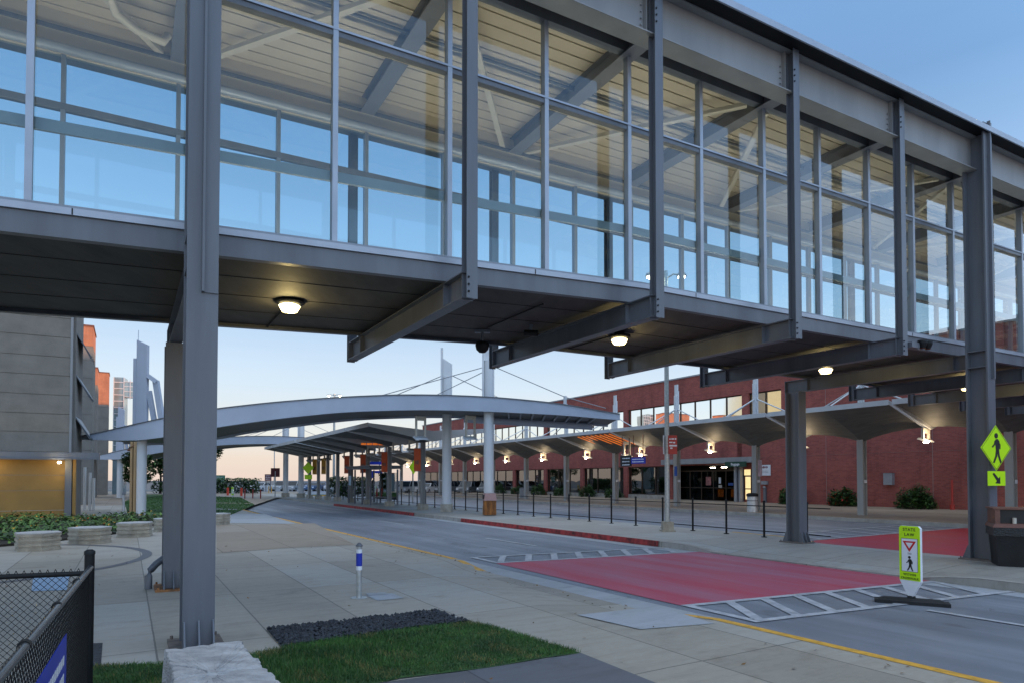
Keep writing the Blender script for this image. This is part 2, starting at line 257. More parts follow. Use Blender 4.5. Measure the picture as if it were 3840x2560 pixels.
# ------------------------------------------------------------------ mesh helpers
class MB:
    def __init__(s): s.v = []; s.f = []; s.m = []; s.sm = []; s.cur = 0
    def add(s, vs, fs, smooth=False):
        o = len(s.v); s.v += [tuple(v) for v in vs]
        for f in fs: s.f.append(tuple(i+o for i in f)); s.m.append(s.cur); s.sm.append(smooth)
        return s
    def hexa(s, p):   # 8 points: bottom 4 ccw, top 4 ccw
        return s.add(p, [(3, 2, 1, 0), (4, 5, 6, 7), (0, 1, 5, 4), (1, 2, 6, 5), (2, 3, 7, 6), (3, 0, 4, 7)])
    def box(s, x0, x1, y0, y1, z0, z1, fr=None):
        p = [(x0, y0, z0), (x1, y0, z0), (x1, y1, z0), (x0, y1, z0), (x0, y0, z1), (x1, y0, z1), (x1, y1, z1), (x0, y1, z1)]
        if fr: p = [fr(*q) for q in p]
        return s.hexa(p)
    def bar(s, a, b, w, d=None, up=(0, 0, 1)):
        a = Vector(a); b = Vector(b); d = d or w; z = (b-a).normalized(); u = Vector(up)
        if abs(z.dot(u)) > 0.98: u = Vector((0, 1, 0))
        x = z.cross(u).normalized(); y = x.cross(z).normalized()
        q = [(-w/2, -d/2), (w/2, -d/2), (w/2, d/2), (-w/2, d/2)]
        return s.hexa([a+x*i+y*j for i, j in q]+[b+x*i+y*j for i, j in q])
    def cyl(s, a, b, r, r2=None, n=14, cap=True, smooth=True):
        a = Vector(a); b = Vector(b); r2 = r if r2 is None else r2; z = (b-a).normalized(); u = Vector((0, 0, 1)) if abs(z.z) < 0.95 else Vector((1, 0, 0))
        x = z.cross(u).normalized(); y = z.cross(x).normalized()
        vs = [a+(x*cos(2*pi*i/n)+y*sin(2*pi*i/n))*r for i in range(n)]+[b+(x*cos(2*pi*i/n)+y*sin(2*pi*i/n))*r2 for i in range(n)]
        s.add(vs, [(i, i+n, (i+1) % n+n, (i+1) % n) for i in range(n)], smooth)
        if cap: s.add(vs, [tuple(range(n-1, -1, -1)), tuple(range(n, 2*n))][::1])
        return s
    def tube(s, pts, r, n=8, rs=None):
        pts = [Vector(p) for p in pts]; rings = []
        for i, p in enumerate(pts):
            z = (pts[min(i+1, len(pts)-1)]-pts[max(i-1, 0)]).normalized(); u = Vector((0, 0, 1)) if abs(z.z) < 0.9 else Vector((1, 0, 0))
            x = z.cross(u).normalized(); y = z.cross(x).normalized(); rr = rs[i] if rs else r
            rings.append([p+(x*cos(2*pi*k/n)+y*sin(2*pi*k/n))*rr for k in range(n)])
        vs = [q for g in rings for q in g]
        fs = [(i*n+k, (i+1)*n+k, (i+1)*n+(k+1) % n, i*n+(k+1) % n) for i in range(len(pts)-1) for k in range(n)]
        s.add(vs, fs, True); s.add(vs, [tuple(range(n-1, -1, -1)), tuple(range((len(pts)-1)*n, len(pts)*n))]); return s
    def lathe(s, prof, c=(0, 0, 0), n=20, smooth=True):
        c = Vector(c); vs = [c+Vector((r*cos(2*pi*k/n), r*sin(2*pi*k/n), z)) for r, z in prof for k in range(n)]
        s.add(vs, [(i*n+k, i*n+(k+1) % n, (i+1)*n+(k+1) % n, (i+1)*n+k) for i in range(len(prof)-1) for k in range(n)], smooth)
        s.add(vs, [tuple(range(n-1, -1, -1)), tuple(range((len(prof)-1)*n, len(prof)*n))]); return s
    def prism(s, poly, z0, z1, fr=None):
        n = len(poly); vs = [(x, y, z0) for x, y in poly]+[(x, y, z1) for x, y in poly]
        if fr: vs = [fr(*v) for v in vs]
        ar = sum(poly[i][0]*poly[(i+1) % n][1]-poly[(i+1) % n][0]*poly[i][1] for i in range(n))
        fs = [tuple(range(n-1, -1, -1)), tuple(range(n, 2*n))]+[(i, (i+1) % n, (i+1) % n+n, i+n) for i in range(n)]
        if ar < 0: fs = [f[::-1] for f in fs]
        return s.add(vs, fs)
    def build(s, name, m, parent=None, loc=None, label=None, recalc=False):
        me = bpy.data.meshes.new(name); o = bpy.data.objects.new(name, me); C.objects.link(o)
        off = Vector(loc) if loc is not None else (Vector(parent['_o']) if parent is not None and '_o' in parent else Vector((0, 0, 0)))
        me.from_pydata([tuple(Vector(v)-off) for v in s.v], [], s.f)
        for q in (m if isinstance(m, (list, tuple)) else [m]): me.materials.append(q)
        me.polygons.foreach_set('material_index', s.m); me.polygons.foreach_set('use_smooth', s.sm); me.update()
        if parent is not None:
            o.parent = parent
            if '_o' in parent: o['_o'] = tuple(parent['_o'])
        elif loc is not None: o.location = loc
        if label: o['label'] = label
        return o
def tag(o, label=None, cat=None, group=None, kind=None):
    if label: o['label'] = label
    if cat: o['category'] = cat
    if group: o['group'] = group
    if kind: o['kind'] = kind
    return o
def thing(name, loc, label, cat, group=None, rz=0.0, world_parts=False):
    o = bpy.data.objects.new(name, None); C.objects.link(o); o.location = loc; o.rotation_euler = (0, 0, rz); o.empty_display_size = 0.3
    tag(o, label, cat, group)
    if world_parts: o['_o'] = tuple(loc)
    return o
def clone(root, loc, rz=None, label=None, group=None):
    r = root.copy(); C.objects.link(r); r.location = loc
    if rz is not None: r.rotation_euler = (0, 0, rz)
    if label: r['label'] = label
    if group: r['group'] = group
    def kids(a, b):
        for ch in [c for c in a.children]:
            k = ch.copy(); C.objects.link(k); k.parent = b; kids(ch, k)
    kids(root, r); return r
def struct(name, mb, m, kind='structure'):
    o = mb.build(name, m); o['kind'] = kind; return o
def strip(mb, pts_l, pts_r):
    n = len(pts_l); mb.add(list(pts_l)+list(pts_r), [(i, n+i, n+i+1, i+1) for i in range(n-1)]); return mb
def hsec(mb, fr, s0, t0, w, d, z0, z1, tf=0.03, tw=0.02):   # H column: flanges face +-t, web between
    mb.box(s0-w/2, s0+w/2, t0-d/2, t0-d/2+tf, z0, z1, fr); mb.box(s0-w/2, s0+w/2, t0+d/2-tf, t0+d/2, z0, z1, fr)
    mb.box(s0-tw/2, s0+tw/2, t0-d/2+tf, t0+d/2-tf, z0, z1, fr)
FONT = {}
def text_mesh(name, txt, size, m, parent, matrix, spacing=1.0):
    cu = bpy.data.curves.new(name, 'FONT'); cu.body = txt; cu.size = size; cu.align_x = 'CENTER'; cu.align_y = 'CENTER'; cu.space_character = spacing; cu.offset = size*0.018
    to = bpy.data.objects.new(name+'_tmp', cu); C.objects.link(to); bpy.context.view_layer.update()
    me = bpy.data.meshes.new_from_object(to.evaluated_get(bpy.context.evaluated_depsgraph_get())); bpy.data.objects.remove(to)
    me.transform(matrix); me.materials.clear(); me.materials.append(m)
    o = bpy.data.objects.new(name, me); C.objects.link(o); o.parent = parent; return o
XZ = Matrix(((1, 0, 0, 0), (0, 0, -1, 0), (0, 1, 0, 0), (0, 0, 0, 1)))   # text facing -Y
# ------------------------------------------------------------------ ground, roads, pavements
RZ = -0.15
def sm(x): x = max(0, min(1, x)); return x*x*(3-2*x)
struct('ground', MB().add([(-900, -300, -0.22), (900, -300, -0.22), (900, 1500, -0.22), (-900, 1500, -0.22)], [(0, 1, 2, 3)]), M['ground'])
g = MB(); g.add([T(4.5, -25, RZ), T(29, -25, RZ), T(29, 130, RZ), T(4.5, 130, RZ)], [(0, 1, 2, 3)]); struct('road', g, M['road'])
def ucurb(v): return 6.35-0.018*v if v < 36 else 5.70
def pz(u, v):      # plaza height: dips to the road at the crosswalk
    r = sm((v-5.6)/1.2)*sm((12.6-v)/1.4); return -0.125*r*sm((u-4.7)/1.5)
g = MB(); vv = [-14+0.5*i for i in range(0, 130)]; us = [-40, -12, 2.5, 4.6, 4.9, 5.2, 5.5, 5.8]
rows = []
for v in vv: rows.append([T(u, v, pz(u, v)) for u in us]+[T(ucurb(v), v, pz(6.2, v)), T(ucurb(v)+0.02, v, -0.21)])
nn = len(rows[0]); g.add([p for r in rows for p in r], [(i*nn+k, i*nn+k+1, (i+1)*nn+k+1, (i+1)*nn+k) for i in range(len(rows)-1) for k in range(nn-1)])
struct('plaza_pavement', g, M['plaza'])
def curbstrip(name, v0, v1, uf, w, zf, m, lip=0.004, face=True):   # paint over the top and the face of a kerb
    g = MB(); n = max(2, int((v1-v0)/0.5)); L = []; R = []; D = []
    for i in range(n+1):
        v = v0+(v1-v0)*i/n; z = zf(v); s_ = 1 if w > 0 else -1
        L.append(T(uf(v)-w, v, z+lip)); R.append(T(uf(v)+0.006*s_, v, z+lip)); D.append(T(uf(v)+0.026*s_, v, RZ+0.01))
    g.cur = 0; strip(g, L, R); g.cur = 1; strip(g, R, D); struct(name, g, [m, M['kerbface'] if 'red' in name else m])
curbstrip('kerb_paint_yellow', -12, 6.55, ucurb, 0.12, lambda v: pz(6.2, v), M['yellow'])
curbstrip('kerb_paint_yellow', 11.3, 48, ucurb, 0.13, lambda v: pz(6.2, v), M['yellow'])
# island between the two roads
def ui(v): return 12.62
def iz(v): return -0.12*sm((v-5.6)/1.0)*sm((12.4-v)/1.2)
g = MB(); rows = []
for v in [-14+0.5*i for i in range(0, 190)]:
    z = iz(v); rows.append([T(12.60, v, -0.21), T(12.62, v, z), T(13.5, v, z*0.35), T(14.4, v, 0), T(15.6, v, 0), T(16.3, v, z*0.3), T(17.0, v, z), T(17.02, v, -0.21)])
nn = 8; g.add([p for r in rows for p in r], [(i*nn+k, i*nn+k+1, (i+1)*nn+k+1, (i+1)*nn+k) for i in range(len(rows)-1) for k in range(nn-1)])
struct('island_pavement', g, M['island'])
g = MB()
for a, b in ((-14, 5.0), (5.0, 13.0), (13.0, 80.9)):
    n = int((b-a)*2); strip(g, [T(12.615, a+(b-a)*i/n, iz(a+(b-a)*i/n)+0.005) for i in range(n+1)], [T(12.78, a+(b-a)*i/n, iz(a+(b-a)*i/n)*0.85+0.005) for i in range(n+1)])
struct('island_kerb', g, M['kerb'])
for a, b in ((13.3, 25.6), (31, 46)):
    curbstrip('kerb_paint_red', a, b, lambda v: 12.60, -0.07, iz, M['redkerb'], 0.010)
curbstrip('kerb_paint_yellow', 11.6, 14.5, lambda v: 17.01, 0.14, iz, M['yellow'], 0.006)
curbstrip('kerb_paint_yellow', 5.0, 7.4, lambda v: 17.01, 0.14, iz, M['yellow'], 0.006)
# terminal side walk
g = MB(); g.box(27.7, 41.2, -14, 100, -0.21, 0, lambda u, v, z: T(u, v, z)); struct('terminal_pavement', g, M['tan'])
g = MB(); g.box(27.66, 27.85, -14, 100, -0.208, 0.006, lambda u, v, z: T(u, v, z)); struct('terminal_kerb', g, M['kerb'])
# gutters along the kerbs
g = MB(); strip(g, [T(ucurb(v), v, RZ+0.004) for v in vv], [T(ucurb(v)+0.55, v, RZ+0.004) for v in vv]); struct('gutter', g, M['pale'])
g = MB(); g.add([T(12.1, -14, RZ+0.004), T(12.60, -14, RZ+0.004), T(12.60, 80, RZ+0.004), T(12.1, 80, RZ+0.004)], [(0, 1, 2, 3)]); struct('gutter', g, M['pale'])
# painted markings
def quad(mb, a, b, c, d): mb.add([a, b, c, d], [(0, 1, 2, 3)])
g = MB(); quad(g, T(7.0, 6.95, RZ+.008), T(12.95, 6.25, RZ+.008), T(12.95, 11.8, RZ+.008), T(7.0, 12.5, RZ+.008)); struct('crosswalk_red', g, M['redpaint'])
g = MB(); quad(g, T(17.2, 7.6, RZ+.008), T(27.6, 6.7, RZ+.008), T(27.6, 12.5, RZ+.008), T(17.2, 12.2, RZ+.008)); struct('crosswalk_red', g, M['redpaint2'])
def ladder(u0, u1, va, vb, sl, out, w=0.13, pitch=0.68, name='crosswalk_stripes'):
    """two long lines (va -> vb at u0) joined by slanted bars; sl = dv/du of the crosswalk edge"""
    g = MB(); z = RZ+.012
    def P(u, v): return T(u, v+sl*(u-u0), z)
    for v in (va, vb):
        quad(g, P(u0, v-w/2), P(u1, v-w/2), P(u1, v+w/2), P(u0, v+w/2))
    u = u0+0.1; lo, hi = min(va, vb)+w/2, max(va, vb)-w/2
    while u+0.62 < u1:
        quad(g, P(u, lo), P(u+0.17, lo), P(u+0.79, hi), P(u+0.62, hi)); u += pitch
    quad(g, P(u0, lo), P(u0+0.14, lo), P(u0+0.14, hi), P(u0, hi))
    struct(name, g, M['wpaint'])
ladder(7.0, 12.95, 6.88, 5.68, -0.118, -1); ladder(7.0, 12.95, 12.56, 13.72, -0.118, 1)
ladder(17.3, 27.5, 12.35, 14.3, 0.02, 1, pitch=1.1); ladder(17.3, 27.5, 7.5, 5.8, -0.08, 1, pitch=1.1)
g = MB()
for v0 in (-8, 1.9, 15.2, 25.3, 36, 46, 56): 
    v1 = v0+2.8 if v0 != 1.9 else 4.9
    quad(g, T(9.76, v0, RZ+.012), T(9.87, v0, RZ+.012), T(9.80, v1, RZ+.012), T(9.69, v1, RZ+.012))
struct('lane_dashes', g, M['wpaint'])
g = MB()
for v0 in (20, 30, 40, 50): quad(g, T(22.2, v0, RZ+.012), T(22.32, v0, RZ+.012), T(22.32, v0+2.8, RZ+.012), T(22.2, v0+2.8, RZ+.012))
struct('lane_dashes', g, M['wpaint'])
def flat(name, px, m, z=0.006, kind='structure'):
    g = MB(); g.add([G(x, y, z)+Vector((0, 0, 0)) for x, y in px], [tuple(range(len(px)))[::-1]]); return struct(name, g, m, kind)
flat('pale_slab', [(2165, 2303), (2470, 2272), (2680, 2335), (2400, 2357)], M['pale'])
flat('pale_slab', [(808, 1926), (990, 1924), (1110, 1962), (812, 1958)], M['pale'], 0.008)
flat('patched_slab', [(1372, 2230), (1470, 2222), (1515, 2240), (1415, 2250)], M['pale'])
flat('patched_slab', [(1372, 2222), (1440, 2218), (1460, 2224), (1380, 2230)], M['pale'], 0.012)
flat('tan_slabs', [(812, 1966), (1180, 1960), (1330, 2040), (1100, 2050), (812, 2072)], M['tan'], 0.005)
flat('blue_paint_patch', [(125, 2158), (262, 2152), (250, 2210), (118, 2214)], mat('pale_blue_paint', (0.25, 0.38, 0.55), 0.6, 0, 0.15, 5), 0.006)
# dark ring set into the plaza
g = MB(); cc = Vector((-11.9, 12.9)); L = []; R = []
for i in range(65):
    a = 2*pi*i/64; L.append((cc.x+3.95*cos(a), cc.y+3.95*sin(a), 0.005)); R.append((cc.x+4.15*cos(a), cc.y+4.15*sin(a), 0.005))
strip(g, L, R); struct('paving_ring', g, M['plaza2'])
# near lawn, gravel and dark walk
LAWN = [(345, 2515), (352, 2495), (620, 2484), (940, 2452), (1100, 2420), (1280, 2395), (1560, 2352), (1760, 2331), (1830, 2343), (1960, 2380), (2180, 2446), (2050, 2462), (1840, 2500), (1500, 2540), (1400, 2562)]
LAWN_EXT = [(1400, 2800), (300, 2800), (300, 2560)]
flat('lawn_soil', LAWN+[(1280, 2570), (1100, 3200), (250, 3200), (345, 2560)], M['lawn'], 0.010)
flat('dark_walk', [(1400, 2562), (1840, 2500), (2180, 2446), (2470, 2562), (3100, 2900), (2900, 3400), (1100, 3400), (1100, 2600)], M['plaza2'], 0.014)
flat('dark_walk', [(300, 2412), (385, 2408), (378, 2500), (300, 2515)], M['gravel'], 0.004)
GRAV = [(1000, 2357), (1280, 2328), (1635, 2288), (1760, 2331), (1560, 2352), (1280, 2395), (1060, 2425)]
flat('gravel_bed', GRAV, M['gravel'], 0.007)
def inpoly(p, poly):
    c = False; n = len(poly)
    for i in range(n):
        a, b = poly[i], poly[i-1]
        if (a[1] > p[1]) != (b[1] > p[1]) and p[0] < (b[0]-a[0])*(p[1]-a[1])/(b[1]-a[1])+a[0]: c = not c
    return c
def to_world(px): return [tuple(G(x, y, 0))[:2] for x, y in px]
def scatter(poly, n):
    xs = [p[0] for p in poly]; ys = [p[1] for p in poly]; out = []
    while len(out) < n:
        p = (random.uniform(min(xs), max(xs)), random.uniform(min(ys), max(ys)))
        if inpoly(p, poly): out.append(p)
    return out
g = MB(); gw = to_world(GRAV)
for x, y in scatter(gw, 2300):
    r = random.uniform(0.012, 0.03); a = random.random()*6; o = [Vector((cos(a+k*pi/2)*r*random.uniform(.7, 1.2), sin(a+k*pi/2)*r*random.uniform(.7, 1.2), random.uniform(-.3, .3)*r)) for k in range(4)]
    c = Vector((x, y, 0.012+r*0.4)); vs = [c+q for q in o]+[c+Vector((0, 0, r*.7)), c-Vector((0, 0, r*.7))]
    g.add(vs, [(0, 1, 4), (1, 2, 4), (2, 3, 4), (3, 0, 4), (1, 0, 5), (2, 1, 5), (3, 2, 5), (0, 3, 5)])
o = g.build('gravel', M['gravel']); tag(o, 'dark gravel strip between concrete slabs and the small lawn', 'gravel', kind='stuff')
lw = to_world([p for p in LAWN if p[1] < 2560]+[(1400, 2700), (345, 2700)])
walk = to_world([(1400, 2562), (1840, 2500), (2180, 2446), (2470, 2562), (2470, 2900), (1100, 2900), (1100, 2610)])
g = MB(); cnt = 0
for x, y in scatter(lw, 62000):
    if inpoly((x, y), walk): continue
    q = 0.6+0.5*sin(x*2.1+1.3*sin(y*1.7)); h = random.uniform(0.022, 0.055)*(0.75+0.4*q); a = random.random()*2*pi; w = 0.0032
    dx, dy = cos(a)*w, sin(a)*w; lx, ly = random.gauss(0, .016), random.gauss(0, .016)
    pt = sin(x*5.3+2*sin(y*3.1))*sin(y*6.1+1.4*sin(x*4.2)); g.cur = 1 if random.random() < (0.05 if pt < .6 else .35) else (2 if random.random() < 0.35+.3*pt else 0); h *= 1+.5*(random.random() < .03)
    g.add([(x-dx, y-dy, .008), (x+dx, y+dy, .008), (x+lx, y+ly, h)], [(0, 1, 2)])
o = g.build('lawn_grass', [M['grassb'], mat('dry_blade', (0.20, 0.17, 0.05), 0.7, 0, 0.3, 3), mat('grass_blade_dark', (0.014, 0.058, 0.010), 0.55, 0, 0.5, 2)])
tag(o, 'short green grass of the small foreground lawn', 'grass', kind='stuff')
g = MB(); r_ = random.Random(21)
for k in range(150):
    u, v = (r_.uniform(-3, 6), r_.uniform(3, 18)) if k % 2 else (5.9+r_.gauss(0, .15), r_.uniform(3, 20)); c = T(u, v, 0); z = pz(min(u, 6.2), v)+.012; a = r_.random()*6; w = r_.uniform(.015, .035)
    g.cur = r_.choice((0, 1)); x = Vector((cos(a), sin(a), .2))*w; y = Vector((-sin(a), cos(a), .1))*w*.6; c.z = z; g.add([c-x, c+y, c+x+Vector((0, 0, .006)), c-y], [(0, 1, 2, 3)])
o = g.build('fallen_leaves', [mat('dry_leaf', (0.22, 0.11, 0.03), 0.8, 0, 0.4, 4), mat('brown_leaf', (0.10, 0.055, 0.02), 0.8, 0, 0.4, 4)]); tag(o, 'few dry leaves and bits of litter scattered on the plaza slabs', 'leaf litter', kind='stuff')
# ------------------------------------------------------------------ SKYBRIDGE
BAY = 3.05; NS, NE = -3, 13
def F(s): return 4.68-0.04*max(0.0, 6.3-s)
root = thing('skybridge', (BO.x, BO.y, 0), 'long glass walled pedestrian bridge on grey steel columns crossing the road', 'footbridge', world_parts=True)
def BR(mb, name, m, **k): return mb.build(name, m, root, **k)
def seg(mb, t0, t1, f0, f1, s0=None, s1=None):     # long member following the floor, one piece per bay, closed ends butted
    s0 = NS*BAY if s0 is None else s0; s1 = NE*BAY if s1 is None else s1
    st = [s0]+[n*BAY for n in range(NS, NE+1) if s0+.01 < n*BAY < s1-.01]+[6.3]*(s0 < 6.3 < s1)+[s1]; st = sorted(set(st)); n = len(st)
    vs = []
    for s in st: vs += [B(s, t0, f0(s)), B(s, t1, f0(s)), B(s, t1, f1(s)), B(s, t0, f1(s))]
    fs = [(i*4+k, i*4+4+k, i*4+4+(k+1) % 4, i*4+(k+1) % 4) for i in range(n-1) for k in range(4)]+[(0, 1, 2, 3), ((n-1)*4+3, (n-1)*4+2, (n-1)*4+1, (n-1)*4)]
    mb.add(vs, fs)
S0, S1 = NS*BAY, NE*BAY
# floor slab, edge channels, sills
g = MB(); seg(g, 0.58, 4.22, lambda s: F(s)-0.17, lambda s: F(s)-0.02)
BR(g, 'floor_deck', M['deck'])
g = MB()
for t in (1.49, 2.40, 3.31): seg(g, t-0.007, t+0.007, lambda s: F(s)-0.176, lambda s: F(s)-0.172)
BR(g, 'deck_joint', M['black'])
for a, b, c in ((0.50, 0.515, 0.60), (4.285, 4.30, 4.20)):
    g = MB(); seg(g, a, b, lambda s: F(s)-0.235, lambda s: F(s)-0.004); lo, hi = (b, c) if c > b else (c, a)
    seg(g, lo, hi, lambda s: F(s)-0.235, lambda s: F(s)-0.222); BR(g, 'edge_channel', M['steel'])
    g = MB(); lo, hi = (0.47, 0.60) if a < 1 else (4.20, 4.33); seg(g, lo, hi, lambda s: F(s), lambda s: F(s)+0.07); BR(g, 'sill_flashing', M['alu'])
    g = MB(); lo, hi = (0.585, 0.70) if a < 1 else (4.12, 4.235); seg(g, lo, hi, lambda s: F(s)+0.072, lambda s: F(s)+0.135); BR(g, 'sill_frame', M['alu_dk'])
for s in (-7.2, -1.15, 4.3, 7.35, 13.4, 20): g = MB(); g.box(s, s+0.012, 0.466, 0.47, F(s)+0.002, F(s)+0.068, B); BR(g, 'sill_joint', M['black'])
# cross beams, hangers
for n in range(NS, NE+1):
    s = n*BAY; z1 = F(s)-0.238; z0 = F(s)-0.57; g = MB()
    g.box(s-0.09, s+0.09, 0.02, 4.88, z0, z0+0.018, B); g.box(s-0.09, s+0.09, 0.02, 4.88, z1-0.016, z1, B); g.box(s-0.008, s+0.008, 0.02, 4.88, z0+0.018, z1-0.016, B)
    g.box(s-0.09, s+0.09, 4.88, 4.895, z0-0.01, z1+0.01, B)
    for t in (0.6, 4.2): g.box(s-0.085, s+0.085, t, t+0.012, z0+0.018, z1-0.016, B)
    BR(g, 'cross_beam', M['steel'])
    if n % 5 != 0:
        for t in (0.0, 4.98):
            g = MB(); zt = 9.26; sgn = -1 if t == 0 else 1
            g.box(s-0.075, s+0.075, t-0.072, t-0.060, z0-0.02, zt, B); g.box(s-0.075, s+0.075, t+0.060, t+0.072, z0-0.02, zt-0.2, B); g.box(s-0.006, s+0.006, t-0.060, t+0.060, z0, zt-0.05, B)
            tt = t-0.072 if t == 0 else t+0.072
            g.cur = 1
            for zz in (z0+0.06, z0+0.15, z0+0.24, 8.5, 8.6, 8.7):
                for ds in (-0.05,): g.cyl(B(s+ds, tt, zz), B(s+ds, tt+0.015*sgn, zz), 0.014, n=6)
            BR(g, 'hanger', [M['steel'], M['black']])
# big columns
for n, tb in ((0, 4.15), (5, 4.45), (10, 4.45)):
    s = n*BAY-(0.24 if n else 0)
    for t in (0.0, tb):
        g = MB(); top = 9.27 if t == 0 else F(s)-0.60
        d_ = 0.42; hsec(g, B, s, t, 0.29, d_, 0.03, top, 0.035, 0.025)
        for z in (F(s)-0.60, F(s)-0.26):
            if z < top: 
                for q in (-1, 1): g.box(s+0.0125*q if q > 0 else s-0.142, s+0.142 if q > 0 else s-0.0125, t-d_/2+0.035, t+d_/2-0.035, z, z+0.02, B)
        if t == 0:
            g.box(s-0.012, s+0.012, t-d_/2-0.06, t-d_/2, F(s)-0.85, 9.3, B); g.box(s+0.012, s+0.143, t-d_/2-0.016, t-d_/2, F(s)-0.85, 9.3, B)
        for dt in (-d_/2-0.12, d_/2):
            for ds in (-0.13, 0.0, 0.13): g.add([B(s+ds-.008, t+dt, .03), B(s+ds+.008, t+dt, .03), B(s+ds+.008, t+dt+.12, .03), B(s+ds-.008, t+dt+.12, .03), B(s+ds-.008, t+(dt if dt > 0 else dt+.10), .30), B(s+ds+.008, t+(dt if dt > 0 else dt+.10), .30), B(s+ds+.008, t+(dt+.02 if dt > 0 else dt+.12), .30), B(s+ds-.008, t+(dt+.02 if dt > 0 else dt+.12), .30)], [(3, 2, 1, 0), (4, 5, 6, 7), (0, 1, 5, 4), (1, 2, 6, 5), (2, 3, 7, 6), (3, 0, 4, 7)])
        c_ = BR(g, 'column', M['steel'])
        g = MB(); g.box(s-0.25, s+0.25, t-0.36, t+0.36, 0.0, 0.03, B)
        for ds in (-.21, .21):
            for dt in (-.33, .33): g.cyl(B(s+ds, t+dt, .03), B(s+ds, t+dt, .065), .015, n=6)
        g.build('base_plate', M['rust'] if (n == 0 and t > 0) else M['basec'], c_)
# roof: girders, cap, corrugated ceiling, roof beams, braces
for t0, t1, tf0, tf1 in ((0.10, 0.12, -0.02, 0.30), (4.86, 4.88, 4.68, 5.0)):
    g = MB(); g.box(S0, S1, t0, t1, 8.36, 9.05, B); g.box(S0, S1, tf0, tf1, 8.34, 8.358, B); g.box(S0, S1, tf0, tf1, 9.052, 9.07, B); BR(g, 'roof_girder', M['steel_lt'])
    for n in range(NS, NE):
        for ds in (0.14, BAY-0.14):
            s = n*BAY+ds; g = MB(); lo, hi = (t0-0.07, t0-0.002) if t0 < 1 else (t1+0.002, t1+0.07); g.box(s-0.006, s+0.006, lo, hi, 8.36, 9.05, B)
            for zz in (8.5, 8.6, 8.7, 8.8): g.cyl(B(s+(-.06 if ds > 1 else .06), lo+0.062 if t0 < 1 else hi-.06, zz), B(s+(-.06 if ds > 1 else .06), (lo+0.045 if t0 < 1 else hi-.04), zz), .014, n=6)
            BR(g, 'stiffener', M['steel_lt'])
g = MB(); g.box(S0, S1, -0.26, 5.20, 9.075, 9.105, B); BR(g, 'roof', M['metalgrey'])
for a, b in ((-0.29, -0.262), (5.202, 5.23)):
    g = MB(); g.box(S0, S1, a, b, 9.05, 9.16, B); BR(g, 'roof_edge', M['alu'])
g = MB(); g.box(S0, S1, -0.255, 0.095, 9.071, 9.0745, B); BR(g, 'soffit', M['black'])
g = MB(); t = 0.32; prof = []
while t < 4.66: prof += [(t, 8.66), (t+0.235, 8.66), (t+0.238, 8.70), (t+0.262, 8.70)]; t += 0.265
strip(g, [B(S0, a, z) for a, z in prof], [B(S1, a, z) for a, z in prof]); BR(g, 'ceiling', M['ceil'])
for n in range(NS, NE+1):
    s = n*BAY; g = MB(); g.box(s-0.13, s+0.13, 0.32, 4.66, 8.36, 8.378, B); g.box(s-0.012, s+0.012, 0.32, 4.66, 8.378, 8.64, B); g.box(s-0.10, s+0.10, 0.32, 4.66, 8.64, 8.656, B); BR(g, 'roof_beam', M['ceilbeam'])
    if n < NE:
        g = MB(); a, b = (0.75, 4.15) if n % 2 else (4.15, 0.75)
        g.bar(B(s+0.25, a, 8.45), B(s+BAY-0.25, b, 8.45), 0.10, 0.07); BR(g, 'roof_brace', M['cream'])
g = MB(); g.cyl(B(S0, 2.05, 8.60), B(S1, 2.05, 8.60), 0.028, n=8, smooth=True); BR(g, 'conduit', M['steel'])
g = MB(); g.box(S0, S1, 2.22, 2.30, 8.27, 8.30, B); BR(g, 'cable_tray', M['cream'])
g = MB(); g.tube([B(-0.95, 2.85, 8.35), B(-0.85, 3.1, 8.22), B(-0.6, 3.25, 8.16), B(-0.25, 3.35, 8.16), B(-0.2, 3.4, 8.3)], 0.06); BR(g, 'pipe', M['cream'])
